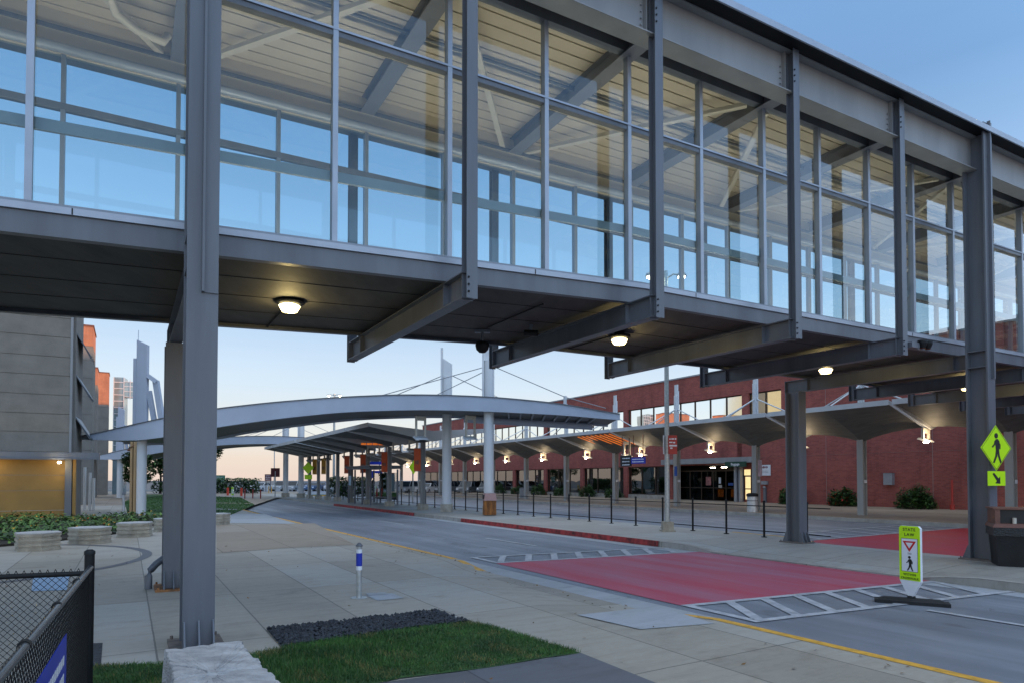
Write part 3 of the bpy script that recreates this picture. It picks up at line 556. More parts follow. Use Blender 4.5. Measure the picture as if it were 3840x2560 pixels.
# curtain walls
for side, (ta, tb, tg) in enumerate(((0.585, 0.70, 0.66), (4.12, 4.235, 4.18))):
    zt = 8.42 if side == 0 else 8.02
    g = MB(); 
    if side == 0: g.box(S0, S1, ta-0.01, tb+0.01, zt, zt+0.20, B); g.box(S0, S1, ta, tb, zt+.2, 8.655, B)
    else: g.cyl(B(S0, 4.10, 8.09), B(S1, 4.10, 8.09), 0.07, n=12)
    BR(g, 'head_frame', M['steel'] if side == 0 else M['alu'])
    if side: g = MB(); g.box(S0, S1, 4.13, 4.23, 8.02, 8.36, B); BR(g, 'head_panel', M['ceil']); g = MB(); g.box(S0, S1, 4.10, 4.23, 8.362, 8.42, B); BR(g, 'head_beam', M['steel']); g = MB(); g.box(S0, S1, 4.13, 4.23, 8.422, 8.655, B); BR(g, 'head_panel', M['ceil'])
    k = NS*2+1
    for n in range(NS, NE):
        for ds in (0.0, BAY/2):
            s = n*BAY+ds; g = MB(); z0 = F(s)+0.135
            g.box(s-0.03, s+0.03, ta+0.012, tb-0.002, z0, 7.19, B); g.box(s-0.03, s+0.03, ta+0.012, tb-0.002, 7.29, zt, B)
            BR(g, 'mullion', M['alu_dk'])
            g = MB(); g.box(s-0.032, s+0.032, (ta, tb)[side]-(0.0, 0.0)[side], (ta+0.012, tb+0.01)[side], z0, zt, B); BR(g, 'mullion_cap', M['alu'])
    g = MB(); g.box(S0, S1, ta+0.014, tb, 7.19, 7.29, B); BR(g, 'transom', M['steel'])
    g = MB(); g.box(S0, S1, (ta-0.004, tb+0.001)[side], (ta+0.0, tb+0.01)[side]+0.0005, 7.26, 7.288, B); BR(g, 'transom_cap', M['alu'])
    for n in range(NS, NE):
        a, b = n*BAY, n*BAY+BAY; g = MB()
        cut = [a, 6.3, b] if a < 6.3 < b else [a, b]
        for q in range(len(cut)-1):
            g.add([B(cut[q], tg, F(cut[q])+0.136), B(cut[q+1], tg, F(cut[q+1])+0.136), B(cut[q+1], tg, zt), B(cut[q], tg, zt)], [(0, 1, 2, 3)])
        BR(g, 'window_pane', M['glass'])
    tr0, tr1 = ((0.76, 0.80), (4.02, 4.06))[side]
    g = MB(); seg(g, tr0, tr1, lambda s: F(s)+0.95, lambda s: F(s)+1.075); BR(g, 'handrail', M['handrail'])
# light strips added on the bridge floor only to brighten the ceiling
for n in range(-1, 7):
    s = n*BAY*2-1.5+BAY
    lt = thing('added_floor_light', B(s, 2.45, F(s)), 'long light strip added on the bridge floor to brighten the ceiling, '+('left of the front column', 'beside the front column', 'behind the second hanger', 'behind the third hanger', 'near the right hand column', 'beyond the right hand column', 'towards the terminal', 'at the far end of the bridge')[n+1], 'lamp', 'light strips added inside the bridge')
    g = MB(); g.box(-2.4, 2.4, -.09, .09, 0, .05); g.build('housing', M['white'], lt); g = MB(); g.box(-2.35, 2.35, -.07, .07, .052, .058); g.build('diffuser', mat('added_strip_glow', (1, .95, .85), .4, emit=(1, .85, .6), es=2), lt)
    lt.rotation_euler = (0, 0, pi/2-A1)
    ld = bpy.data.lights.new('added_floor_beam', 'AREA'); lo = bpy.data.objects.new('added_floor_beam', ld); C.objects.link(lo); lo.parent = lt
    ld.shape = 'RECTANGLE'; ld.size = 4.7; ld.size_y = 0.16; ld.energy = 32 if n < 2 else 20; ld.color = (1.0, 0.86, 0.66); lo.location = (0, 0, 0.07); lo.rotation_euler = (pi, 0, 0)
# round lamps below the deck
def under_lamp(s, lab):
    dz = 0.07 if 5 < s < 10 else (0.15 if s > 10 else 0.0); z = F(s)-0.175-dz; t = thing('ceiling_light', B(s, 2.45, z), lab, 'ceiling light', 'lit round lamps under the bridge')
    g = MB(); g.lathe([(.02, 0), (.21, -.002), (.215, -.03), (.14, -.05), (.02, -.05)])
    if dz: g.cyl((0, 0, 0), (0, 0, dz), .10, n=16)
    g.build('housing', M['black'], t)
    g = MB(); g.lathe([(.10, -.052), (.150, -.075), (.145, -.09), (.108, -.155), (.102, -.158), (.01, -.159)], smooth=False, n=28); g.build('shade', M['lamp'], t)
    ld = bpy.data.lights.new('lamp_glow', 'POINT'); lo = bpy.data.objects.new('lamp_glow', ld); C.objects.link(lo); lo.parent = t
    ld.energy = 9; ld.color = (1.0, 0.76, 0.30); ld.shadow_soft_size = 0.05; lo.location = (0, 0, -0.27)
    return t
for s, l in ((1.38, 'lit round lamp under the bridge nearest the big front column'), (7.40, 'lit round lamp under the bridge between the middle cross beams'), (13.44, 'lit round lamp under the bridge above the rear right column'), (19.5, 'lit round lamp under the bridge beyond the right hand column')): under_lamp(s, l)
for s, t0, t1 in ((1.38, 2.7, 4.15), (4.9, 1.2, 3.0), (7.4, 2.7, 4.1)): g = MB(); g.cyl(B(s, t0, F(s)-0.2), B(s, t1, F(s)-0.2), 0.014, n=6); BR(g, 'deck_conduit', M['black'])
# ------------------------------------------------------------------ TERMINAL (brick)
TO = T(41, 50); tb = thing('terminal_building', TO, 'two storey red brick terminal with long window bands behind the canopies', 'building', rz=AE)
def LT(u, v, z): return (u-41, v-50, z)
def TB(boxes, name, m, parent=None):
    g = MB()
    for b in boxes: g.box(*b, fr=LT)
    return g.build(name, m, parent or tb)
TB([(41, 41.4, -60, 97.5, 8.35, 10.42)], 'upper_wall', M['brick'])
TB([(40.93, 41.45, -60.05, 97.6, 10.42, 10.54)], 'coping', M['metalgrey'])
TB([(41, 41.4, 34.05, 97.5, 2.92, 6.62)], 'spandrel_wall', M['brick'])
TB([(41, 41.4, -60, 34.5, 0, 6.62), (41, 41.4, -60, 30.5, 6.62, 8.35)], 'side_wall', M['brick'])
TB([(41.4, 75, -60, 97.5, 9.3, 10.38)], 'roof', M['metalgrey'])
TB([(60, 95, -70, 97, 10.4, 13.1)], 'unseen_shade_block', M['panelc'])  # unseen block added behind the roof to cast shade up the left towers
TB([(41.4, 75, 97.2, 97.5, 0, 9.3)], 'end_wall', M['brick'])
TB([(40.985, 41, v-.012, v+.012, .2, 8.3) for v in (3, 12.5, 20.2, 27.0)], 'control_joint', mat('mortar_joint', (0.30, 0.22, 0.20), 0.8))
TB([(40.985, 41, -60, 34, 3.4, 3.415)], 'control_joint', mat('mortar_joint_b', (0.25, 0.17, 0.15), 0.8))
for v in (33.7, 47.7, 61.6, 75.5, 89.4): TB([(40.97, 41.4, v-.3, v+.3, 6.63, 8.34)], 'upper_pier', M['brick'])
for v in (41.75, 47.7, 54.65, 61.6, 68.55, 75.5, 82.4, 89.4): TB([(40.95, 41.4, v-.28, v+.28, 0, 2.91)], 'pier', M['brick'])
TB([(41.05, 41.35, 41.9, 97.4, 0.0, 0.34)], 'base_wall', M['kerb'])
def window(v0, v1, z0, z1, n, name='window', u=41.16, gm=None, fm=None, rails=()):
    g = MB(); w = .05
    g.box(u, u+.12, v0, v1, z0, z0+.07, LT); g.box(u, u+.12, v0, v1, z1-.07, z1, LT)
    for i in range(n+1):
        v = v0+(v1-v0)*i/n; a, b = (v, v+2*w) if i == 0 else ((v-2*w, v) if i == n else (v-w, v+w)); g.box(u+.002, u+.118, a, b, z0+.07, z1-.07, LT)
    for zz in rails: g.box(u+.004, u+.116, v0+.1, v1-.1, zz-.02, zz+.02, LT)
    o = g.build(name, fm or M['bronze'], tb); g = MB(); g.add([LT(u+.06, v0, z0), LT(u+.06, v1, z0), LT(u+.06, v1, z1), LT(u+.06, v0, z1)], [(0, 1, 2, 3)]); g.build('pane', gm or M['glassup'], o); return o
M['glassup'] = glass_mat('upper_glass', (0.80, 0.82, 0.76), 0.22)
M['gdark'] = glass_mat('ground_glass', (0.25, 0.28, 0.28), 0.015)
for v0, v1, n in ((30.5, 33.4, 2), (34.0, 47.4, 8), (48.0, 61.3, 8), (61.9, 75.2, 8), (75.8, 89.1, 8), (89.7, 97.1, 5)): window(v0, v1, 6.63, 8.34, n)
TB([(43.6, 43.7, 30, 97, 6.5, 9.2)], 'room_back_wall', M['warmwin'])
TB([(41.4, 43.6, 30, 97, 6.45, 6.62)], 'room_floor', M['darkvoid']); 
TB([(41.4, 43.6, v-.06, v+.06, 6.65, 9.2) for v in (33.7, 40.6, 47.7, 54.5, 61.6, 70, 75.5, 83, 89.4)], 'partition', M['cream'])
for i, (v0, v1) in enumerate(((42.03, 47.42), (47.98, 54.37), (54.93, 61.32), (61.88, 68.27), (68.83, 75.22), (75.78, 82.12), (82.68, 89.12), (89.68, 97.1))): window(v0, v1, .36, 2.9, 3, gm=M['gdark'])
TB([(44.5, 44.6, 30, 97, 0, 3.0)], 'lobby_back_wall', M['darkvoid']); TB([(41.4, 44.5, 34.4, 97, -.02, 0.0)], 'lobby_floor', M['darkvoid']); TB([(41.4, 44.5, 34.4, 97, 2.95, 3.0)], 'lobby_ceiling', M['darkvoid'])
# entrance
e = TB([(41.7, 41.8, a, a+.09, 0, 2.4) for a in (34.9, 36.2, 37.5, 38.8, 40.1, 41.3)]+[(41.702, 41.798, 34.9, 41.39, 2.4, 2.52), (41.72, 41.78, 34.99, 41.3, 1.02, 1.08)], 'entrance_door', M['bronze'])
TB([(41.74, 41.745, 34.99, 41.3, 0.02, 2.4)], 'pane', M['gdark'], e)
TB([(41.69, 41.70, 37.8, 38.35, 1.25, 1.95)], 'door_notice', mat('notice_red_white', (0.40, 0.16, 0.15), 0.6, 0, 0.6, 4)); TB([(41.69, 41.70, 36.75, 36.98, 1.4, 1.9)], 'door_notice', M['signwhite']); TB([(41.69, 41.70, 35.5, 36.0, 1.25, 1.45)], 'door_notice', M['blue2']); TB([(41.69, 41.70, 36.65, 37.0, 1.05, 1.28)], 'door_notice', M['cream'])
TB([(43.4, 43.42, a, a+.6, .25, .9) for a in (35.3, 36.6, 38.0)], 'floor_glow', M['orangeglow'])
TB([(42.6, 42.7, a, a+.5, 2.72, 2.76) for a in (38.2, 37.0)], 'lobby_lamp', M['lampw'])
TB([(40.6, 41.0, 34.25, 34.5, 0, 2.9), (40.6, 41.0, 33.9, 34.05, 0, 2.9)], 'entrance_post', M['metalgrey'])
TB([(40.3, 40.99, 32.6, 42.2, 3.02, 3.45)], 'entrance_canopy', M['steel_lt'])
d = TB([(40.94, 40.99, 33.15, 33.2, .1, 2.5), (40.94, 40.99, 33.8, 33.85, .1, 2.5), (40.94, 40.99, 33.2, 33.8, 1.95, 2.05), (40.94, 40.99, 33.2, 33.8, .98, 1.04)], 'side_door', M['bronze'])
TB([(40.95, 40.96, 33.2, 33.8, 2.05, 2.5), (40.95, 40.96, 33.22, 33.7, 1.05, 1.94), (40.95, 40.96, 33.22, 33.7, .2, .97)], 'pane', mat('lit_side_light', (0.5, 0.4, 0.2), 0.5, 0, 0.5, 3, emit=(1.0, 0.75, 0.35), es=0.5), d)
sg = thing('hanging_sign', T(40.2, 34.0, 2.9), 'dark green Baggage sign over the terminal side door', 'sign', rz=AE-pi/2)
g = MB(); g.box(-1.0, 1.0, -.04, .04, -.2, .2); g.build('panel', M['dgreen'], sg); text_mesh('lettering', 'Baggage', .26, M['signwhite'], sg, Matrix.Translation((0, -.045, 0)) @ XZ)
# ------------------------------------------------------------------ canopies
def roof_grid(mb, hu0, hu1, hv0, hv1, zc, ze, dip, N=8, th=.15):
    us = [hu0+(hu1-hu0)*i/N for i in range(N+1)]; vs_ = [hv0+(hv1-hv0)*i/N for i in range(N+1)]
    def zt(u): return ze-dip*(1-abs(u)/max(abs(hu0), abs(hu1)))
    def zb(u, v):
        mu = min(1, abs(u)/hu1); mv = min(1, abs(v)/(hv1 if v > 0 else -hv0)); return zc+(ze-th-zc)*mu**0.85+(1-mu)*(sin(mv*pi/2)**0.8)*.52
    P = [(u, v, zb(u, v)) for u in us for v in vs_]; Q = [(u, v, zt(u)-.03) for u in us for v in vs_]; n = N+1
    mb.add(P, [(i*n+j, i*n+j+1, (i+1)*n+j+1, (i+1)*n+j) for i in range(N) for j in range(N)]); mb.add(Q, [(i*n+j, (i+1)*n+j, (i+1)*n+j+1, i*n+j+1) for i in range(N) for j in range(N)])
def canopy(uc, vc, hu0, hu1, hv0, hv1, zc, ze, dip, label, mast=True, grp='brick terminal canopies', colz=0.0):
    t = thing('canopy', T(uc, vc), label, 'canopy', grp, rz=AE)
    g = MB(); roof_grid(g, hu0, hu1, hv0, hv1, zc, ze, dip); g.build('roof', M['canopy'], t)
    g = MB(); n = 6; ex = .14 if mast else .42
    def zt(u): return ze-dip*(1-abs(u)/max(abs(hu0), abs(hu1)))
    for v, s_ in ((hv0, -1), (hv1, 1)):
        for i in range(n):
            a, b = hu0+(hu1-hu0)*i/n, hu0+(hu1-hu0)*(i+1)/n; y0, y1 = (v-.03, v) if s_ < 0 else (v, v+.03)
            g.hexa([(a, y0, zt(a)-.16-ex*(1-abs(a)/hu1)), (b, y0, zt(b)-.16-ex*(1-abs(b)/hu1)), (b, y1, zt(b)-.16-ex*(1-abs(b)/hu1)), (a, y1, zt(a)-.16-ex*(1-abs(a)/hu1)), (a, y0, zt(a)+.02), (b, y0, zt(b)+.02), (b, y1, zt(b)+.02), (a, y1, zt(a)+.02)])
    g.box(hu0-.05, hu0, hv0-.03, hv1+.03, zt(hu0)-.18, zt(hu0)+.04); g.box(hu1, hu1+.05, hv0-.03, hv1+.03, zt(hu1)-.18, zt(hu1)+.04); g.build('fascia', M['fascia'], t)
    g = MB(); hsec(g, lambda x, y, z: (y, x, z), 0, 0, .30 if mast else .2, .34 if mast else .24, 0.0, zc+.12, .05, .10); c = g.build('column', M['col'] if mast else M['steel_lt'], t)
    if not mast: g = MB(); g.box(-.24, .24, -.24, .24, 0, .32); g.build('plinth', M['concrete_block'], c)
    else: g = MB(); g.box(-.12, .12, -.175, -.171, 1.55, 1.7); g.build('plate', M['signwhite'], c)
    if mast:
        g = MB(); g.box(-.14, -.05, -.09, .09, zc+.3, 7.15); g.box(-.045, .045, -.13, .13, zc+.3, 7.85); g.box(.05, .14, -.09, .09, zc+.3, 7.45); g.build('mast', M['white'], t)
        for a, b in ((0, 2.7), (0, -2.7), (-2.6, 0)):
            g = MB(); g.cyl((a*.04, b*.04, 6.25), (a, b, ze+.02), .035, n=8); g.build('rod', M['white'], t)
            g = MB(); g.bar((a*.8, b*.8, ze-.1), (a, b, ze+.1), .07, .1); g.build('bracket', M['metalgrey'], t)
    return t
cl = ['beyond the bridge at the right edge', 'in front of the bare brick wall', 'by the brick wall sign and white bin', 'at the terminal entrance', 'left of the entrance with orange light strips', 'second left of the entrance', 'third left of the entrance', 'fourth left of the entrance', 'behind the white twin masts', 'half hidden by the island shelter', 'far beyond the island shelter', 'second from the far end of its row', 'at the far end of its row']
for i in range(13): canopy(30.5, 12.1+6.13*i, -3.0, 3.0, -2.96, 2.96, 3.52, 5.03, 0.82, 'grey inverted pyramid canopy with white mast '+cl[i])
def hang_lamp(u, v, ztop, zl, label, e=16, grp='hanging lamps along the terminal walk'):
    t = thing('hanging_lamp', T(u, v, ztop), label, 'lamp', grp, rz=AE)
    g = MB(); d = zl-ztop
    for s_ in (-.24, .24): g.box(s_-.045, s_+.045, -.05, .05, d+.12, 0)
    g.box(-.195, .195, -.04, .04, -.22, -.02); g.build('hanger', M['cream'], t)
    g = MB(); g.add([(-.36, -.20, d-.04), (.36, -.20, d-.04), (.36, .20, d+.10), (-.36, .20, d+.10), (-.30, -.16, d+.03), (.30, -.16, d+.03), (.30, .16, d+.17), (-.30, .16, d+.17)], [(3, 2, 1, 0), (4, 5, 6, 7), (0, 1, 5, 4), (1, 2, 6, 5), (2, 3, 7, 6), (3, 0, 4, 7)]); g.build('dish', M['white'], t)
    g = MB(); g.lathe([(.01, -.075), (.09, -.06), (.11, -.02), (.08, .01)], (-.22, -.12, d-.02), 12); g.build('bulb', M['lampw'] if e else M['white'], t)
    if not e: return t
    ld = bpy.data.lights.new('lamp_light', 'POINT'); lo = bpy.data.objects.new('lamp_light', ld); C.objects.link(lo); lo.parent = t
    ld.energy = e; ld.color = (1.0, 0.76, 0.47); ld.shadow_soft_size = .06; lo.location = (-.22, -.30, d+.22)
    return t
ll = ['between the two rightmost canopies', 'right of the rear bridge column', 'before the entrance doors', 'left of the entrance sign', 'over the orange strips', 'left of the light pole', 'behind the fence centre', 'right of the white mast', 'just left of the white mast', 'beyond the white twin masts', 'farthest down the walk']
for i in range(11): hang_lamp(30.3, 15.2+6.13*i, 3.98, 3.40, 'bright hanging lamp under the terminal canopies '+ll[i], 13 if i < 6 else 9)
hang_lamp(29.0, 33.6, 4.3, 3.3, 'bright hanging lamp beside the blue direction sign', 5)
t = thing('light_strip', T(30.5, 36.6, 4.5), 'row of glowing orange tubes under a terminal canopy', 'light', rz=AE); g = MB()
for i in range(8): g.hexa([(-2.9, -2.9+i*.5, .24), (-.6, -2.9+i*.5, -.38), (-.6, -2.78+i*.5, -.38), (-2.9, -2.78+i*.5, .24), (-2.9, -2.9+i*.5, .28), (-.6, -2.9+i*.5, -.34), (-.6, -2.78+i*.5, -.34), (-2.9, -2.78+i*.5, .28)])
g.build('tubes', M['orangeglow'], t)
# hanging direction sign under the terminal canopy
sg = thing('direction_sign', T(27.9, 31.9, 2.95), 'hanging black and blue direction sign under the terminal canopy', 'sign', rz=AE-pi/2)
def dashes(mb, x0, x1, z, h, y=-.05, seed=1):
    r = random.Random(seed); x = x0
    while x < x1-.02:
        w = min(r.uniform(.03, .11), x1-x); mb.box(x, x+w, y-.004, y, z-h/2*r.uniform(.6, 1), z+h/2*r.uniform(.6, 1)); x += w+.022
g = MB(); g.box(-1.05, -.02, -.04, .04, -.38, .34); g.build('black_panel', M['signblack'], sg); g = MB(); g.box(.0, 1.3, -.04, .04, -.22, .18); g.build('blue_panel', M['blue'], sg)
g = MB(); [dashes(g, -.85, -.12, z, .08, -.041, 4+i) for i, z in enumerate((.15, -.06, -.27))]; [dashes(g, .12, 1.2, z, .08, -.041, 14+i) for i, z in enumerate((.06, -.1))]; g.build('lettering', M['signwhite'], sg)
g = MB(); [g.box(x-.02, x+.02, -.02, .02, .18 if x > 0 else .34, 1.6) for x in (-.9, -.2, .2, 1.1)]; g.build('hanger', M['brown'], sg)
# island shelters (butterfly canopies) with posts
sl = ['island canopy nearest the white twin masts', 'second island canopy, over the orange ceiling lamps', 'third island canopy behind the bus shelter', 'fourth island canopy at the end of its group', 'first canopy of the far island group', 'second canopy of the far island group', 'third canopy of the far island group', 'last canopy of the far island group']
for i, (a, c_, b) in enumerate(((33.1, 34.4, 37.0), (37.2, 39.9, 42.0), (42.2, 44.3, 46.1), (46.3, 48.2, 50.0), (50.5, 51.9, 53.3), (53.5, 54.9, 56.3), (56.5, 58, 59.5), (59.7, 61.2, 63.0))):
    canopy(14.5, c_, -3.65, 3.65, a-c_, b-c_, 3.72, 4.68, .28, 'grey butterfly roofed '+sl[i], mast=False, grp='canopies on the traffic island')
for i, v in enumerate((35.9, 38.6, 41.2, 43.6, 46.3, 49.3, 55, 57, 59, 61)): hang_lamp(14.5, v, 4.1, 3.4, 'hanging lamp under the island canopies, number %s from the near end' % ('one two three four five six seven eight nine ten'.split()[i]), 0, 'hanging lamps under the island canopies')
for i, (v, m, nm, dz) in enumerate(((34.35, 'orange', 'orange banner on the column beside the white twin masts', 0), (39.85, 'orange', 'orange banner on the second island column', 0), (44.25, 'orange', 'orange banner behind the bus shelter', 0), (48.15, 'orange', 'orange banner on the last column of the near island group', 0), (54.85, 'amber', 'amber banner on the first column of the far island group', 0), (57.9, 'amber', 'amber banner on the second column of the far island group', 0))):
    if i in (1, 3) or True:
        p = T(14.5, v-.2); t = thing('banner', (p.x-.42, p.y, 2.2), nm, 'banner', 'banners on the island columns'); g = MB(); g.box(-.19, .19, -.012, .012, 0, 1.28); g.build('cloth', M[m], t)
        
        for za in (1.285, -.03): g = MB(); g.box(-.19, .40, -.014, .014, za, za+.02); g.build('arm', M['steel'], t)
        g = MB(); dashes(g, -.12, .10, .5, .30, -.013, 30+i); g.build('lettering', M['brown'], t)
for i in range(5):
    t = thing('can_light', T(13.0+.35*i, 40.6-.1*i, 3.95), 'round orange glowing can light under the island canopy, %s of five' % 'first second third fourth fifth'.split()[i], 'light', 'orange can lights'); g = MB(); g.lathe([(.01, 0), (.16, 0), (.16, .12), (.01, .12)]); g.build('diffuser', M['orangeglow'], t)
# bus shelter
bs = thing('bus_shelter', T(15.0, 44.6), 'dark glazed bus shelter with a flat roof under the island canopies', 'shelter', rz=AE)
g = MB(); g.box(-1.1, 1.1, -2.6, 2.9, 2.46, 2.60); g.box(-1.2, 1.2, -2.7, 3.0, 2.602, 2.68); g.build('roof', M['steel'], bs)
for x in (-.95, .95):
    for y in (-2.3, -.5, 1.2, 2.7): g = MB(); g.box(x-.05, x+.05, y-.05, y+.05, 0, 2.42); g.build('post', M['steel'], bs)
g = MB(); g.box(.95, .96, -2.25, 2.65, .3, 2.2); g.build('glass', M['glass'], bs); g = MB(); g.box(.5, .9, -1.8, 1.0, .42, .48); g.box(.55, .6, -1.7, -1.6, 0, .42); g.box(.55, .6, .8, .9, 0, .42); g.build('bench', M['steel'], bs)
g = MB(); g.box(-1.02, -.98, 2.0, 2.5, 1.3, 2.0); g.build('map_panel', mat('map_panel', (0.35, 0.5, 0.6), 0.5, 0, 0.2, 5), bs)
# ------------------------------------------------------------------ arched canopy with masts
TOPC = [(-21.2, 3.69), (-17.2, 4.62), (-14.55, 5.11), (-11.4, 5.46), (-8.34, 5.69), (-5.5, 5.81), (-3.2, 5.79), (-.94, 5.69), (.9, 5.53), (2.6, 5.34), (5.24, 4.83)]
BOTC = [(-21.2, 3.66), (-18.2, 3.58), (-16.6, 3.80), (-14.55, 4.22), (-11.4, 4.66), (-8.34, 4.98), (-5.5, 5.08), (-3.7, 5.09), (-.94, 5.01), (2.6, 4.83), (5.24, 4.58)]
def interp(tab, x):
    for (a, p), (b, q) in zip(tab, tab[1:]):
        if a <= x <= b:
            return p+(q-p)*(x-a)/(b-a)
    return tab[-1][1]
ac = thing('arched_canopy', (-8, 31.5, 0), 'big pale arched canopy spanning the road with tall white masts', 'canopy', 'arched canopies across the road', world_parts=True)
xs = [-21.2+26.44*i/44 for i in range(45)]
def smooth_i(tab, x): return (interp(tab, max(tab[0][0], x-.9))+2*interp(tab, x)+interp(tab, min(tab[-1][0], x+.9)))/4
TZ = [smooth_i(TOPC, x) for x in xs]; BZ = [smooth_i(BOTC, x) for x in xs]; BZ = [min(b, t-.05) for b, t in zip(BZ, TZ)]
for Y0, Y1, nm in ((31.30, 31.50, 'front_beam'), (35.2, 35.4, 'rear_beam')):
    g = MB(); vs = []
    for x, a, b in zip(xs, TZ, BZ): vs += [(x, Y0, b), (x, Y1, b), (x, Y1, a), (x, Y0, a)]
    g.add(vs, [(i*4+k, i*4+4+k, i*4+4+(k+1) % 4, i*4+(k+1) % 4) for i in range(44) for k in range(4)]+[(0, 1, 2, 3), (179, 178, 177, 176)]); g.build(nm, M['archm'], ac)
    g = MB(); vs = []
    for x, a in zip(xs, TZ): vs += [(x, Y0-.05, a+.003), (x, Y1+.05, a+.003), (x, Y1+.05, a+.045), (x, Y0-.05, a+.045)]
    g.add(vs, [(i*4+k, i*4+4+k, i*4+4+(k+1) % 4, i*4+(k+1) % 4) for i in range(44) for k in range(4)]); g.build('beam_cap', M['steel'], ac)
n1 = 45; g = MB(); strip(g, [(x, 31.5, b+.10) for x, b in list(zip(xs, BZ))[:n1]], [(x, 35.2, b+.10) for x, b in list(zip(xs, BZ))[:n1]]); strip(g, [(x, 35.2, b+.14) for x, b in list(zip(xs, BZ))[:n1]], [(x, 31.5, b+.14) for x, b in list(zip(xs, BZ))[:n1]]); g.build('vault', M['vault'], ac)
n1 = 35
for i in range(n1, 43, 1): g = MB(); g.box(xs[i]-.04, xs[i]+.04, 31.5, 35.2, BZ[i]-.04, BZ[i]+.06); g.build('rib', M['metalgrey'], ac)
g = MB(); g.cyl((xs[n1-4], 34.6, BZ[n1-2]-.05), (4.3, 34.6, BZ[41]-.18), .2, n=12); g.build('gutter_pipe', M['archm'], ac)
def mast(x, y, top, lean=False):
    g = MB(); g.cyl((x, y, 0), (x, y, 5.4), .25, n=20); m_ = g.build('mast', M['white'], ac)
    g = MB(); g.cyl((x, y, 5.4), (x, y, top-1.4), .22, n=16); g.hexa([(x-.33, y-.1, 5.2), (x-.22, y-.1, 5.2), (x-.22, y+.1, 5.2), (x-.33, y+.1, 5.2), (x-.33, y-.1, top+.12), (x-.22, y-.1, top+.12), (x-.22, y+.1, top+.12), (x-.33, y+.1, top+.12)])
    g.hexa([(x-.2, y-.08, 5.2), (x+.27, y-.08, 5.2), (x+.27, y+.08, 5.2), (x-.2, y+.08, 5.2), (x-.2, y-.08, top-.45), (x+.27, y-.08, top-.75), (x+.27, y+.08, top-.75), (x-.2, y+.08, top-.45)]); g.build('fin', M['white'], m_)
    g = MB(); g.box(x-.30, x+.30, y-.30, y+.30, 0, .42); g.build('plinth', M['concrete_block'], m_)
    return m_
mast(-1.15, 31.95, 9.0); mast(-3.47, 34.4, 8.6)
g = MB(); x, y = -18.36, 31.95; g.cyl((x, y, 0), (x, y, 4.2), .27, n=20); m_ = g.build('mast', M['white'], ac)
g = MB(); g.hexa([(-18.58, y-.1, 3.9), (-18.06, y-.1, 3.9), (-18.06, y+.1, 3.9), (-18.58, y+.1, 3.9), (-18.58, y-.1, 8.62), (-18.06, y-.1, 8.36), (-18.06, y+.1, 8.36), (-18.58, y+.1, 8.62)]); g.box(-18.74, -18.59, y-.1, y+.1, 3.9, 7.7); g.cyl((-18.56, y, 8.5), (-18.56, y, 9.1), .015, n=6); g.build('fin', M['archm'], m_)
g = MB(); g.bar((-18.05, y, 6.85), (-17.66, y+.1, 6.55), .32, .2); g.bar((-17.72, y+.1, 6.62), (-17.42, y+.2, 4.5), .26, .2); g.bar((-18.0, y, 6.1), (-17.8, y+.2, 4.5), .2, .2); g.build('strut', M['archm'], m_)
for (x0, y0, z0), (x1, y1, z1) in (((-1.0, 31.95, 7.35), (2.6, 31.6, 5.75)), ((2.6, 31.6, 5.75), (4.6, 31.6, 5.2)), ((-1.3, 31.95, 7.3), (-6.5, 31.6, 5.8)), ((-1.3, 31.95, 7.1), (-3.9, 31.6, 5.75)), ((-3.6, 34.4, 7.3), (-7.6, 35.3, 5.8)), ((-3.3, 34.4, 7.3), (.2, 35.3, 5.75)), ((2.6, 31.6, 5.35), (2.6, 31.6, 5.8))):
    g = MB(); g.cyl((x0, y0, z0), (x1, y1, z1), .022 if x0 != x1 else .09, n=6); g.build('cable', M['white'] if x0 == x1 else M['metalgrey'], ac)
clone(ac, (-8-18.9, 31.5+29.5, 0), label='farther pale arched canopy seen past the first one above the far road')
for i, (x, y, z) in enumerate(((-4.9, 32.5, 4.9), (-2.4, 32.6, 4.95))):
    t = hang_lamp(0, 0, z, 3.75, ('left', 'right')[i]+' of the two hanging lamps between the white twin masts', 0, 'lamps under the arched canopy'); t.location = (x+.3, y, z)
# ------------------------------------------------------------------ rail fence on the island
fr_ = thing('rail_fence', T(16.25, 12.0), 'low black post and rail fence along the traffic island', 'fence', world_parts=True)
N = 34; SP = 1.41
for i in range(N+1):
    v = 11.3+i*SP; p = T(16.25, v); g = MB(); g.cyl(p, (p.x, p.y, 1.04), .032, n=10); g.lathe([(.045, 1.04), (.045, 1.06), (.02, 1.09)], (p.x, p.y, 0), 10); q = g.build('post', M['black'], fr_)
    g = MB(); g.cyl(p, (p.x, p.y, .02), .085, n=12); g.build('foot', M['black'], q)
for z in (.18, .92):
    g = MB(); g.bar(T(16.25, 10.6, z), T(16.25, 11.3+N*SP, z), .018, .028); g.build('rail', M['black'], fr_)
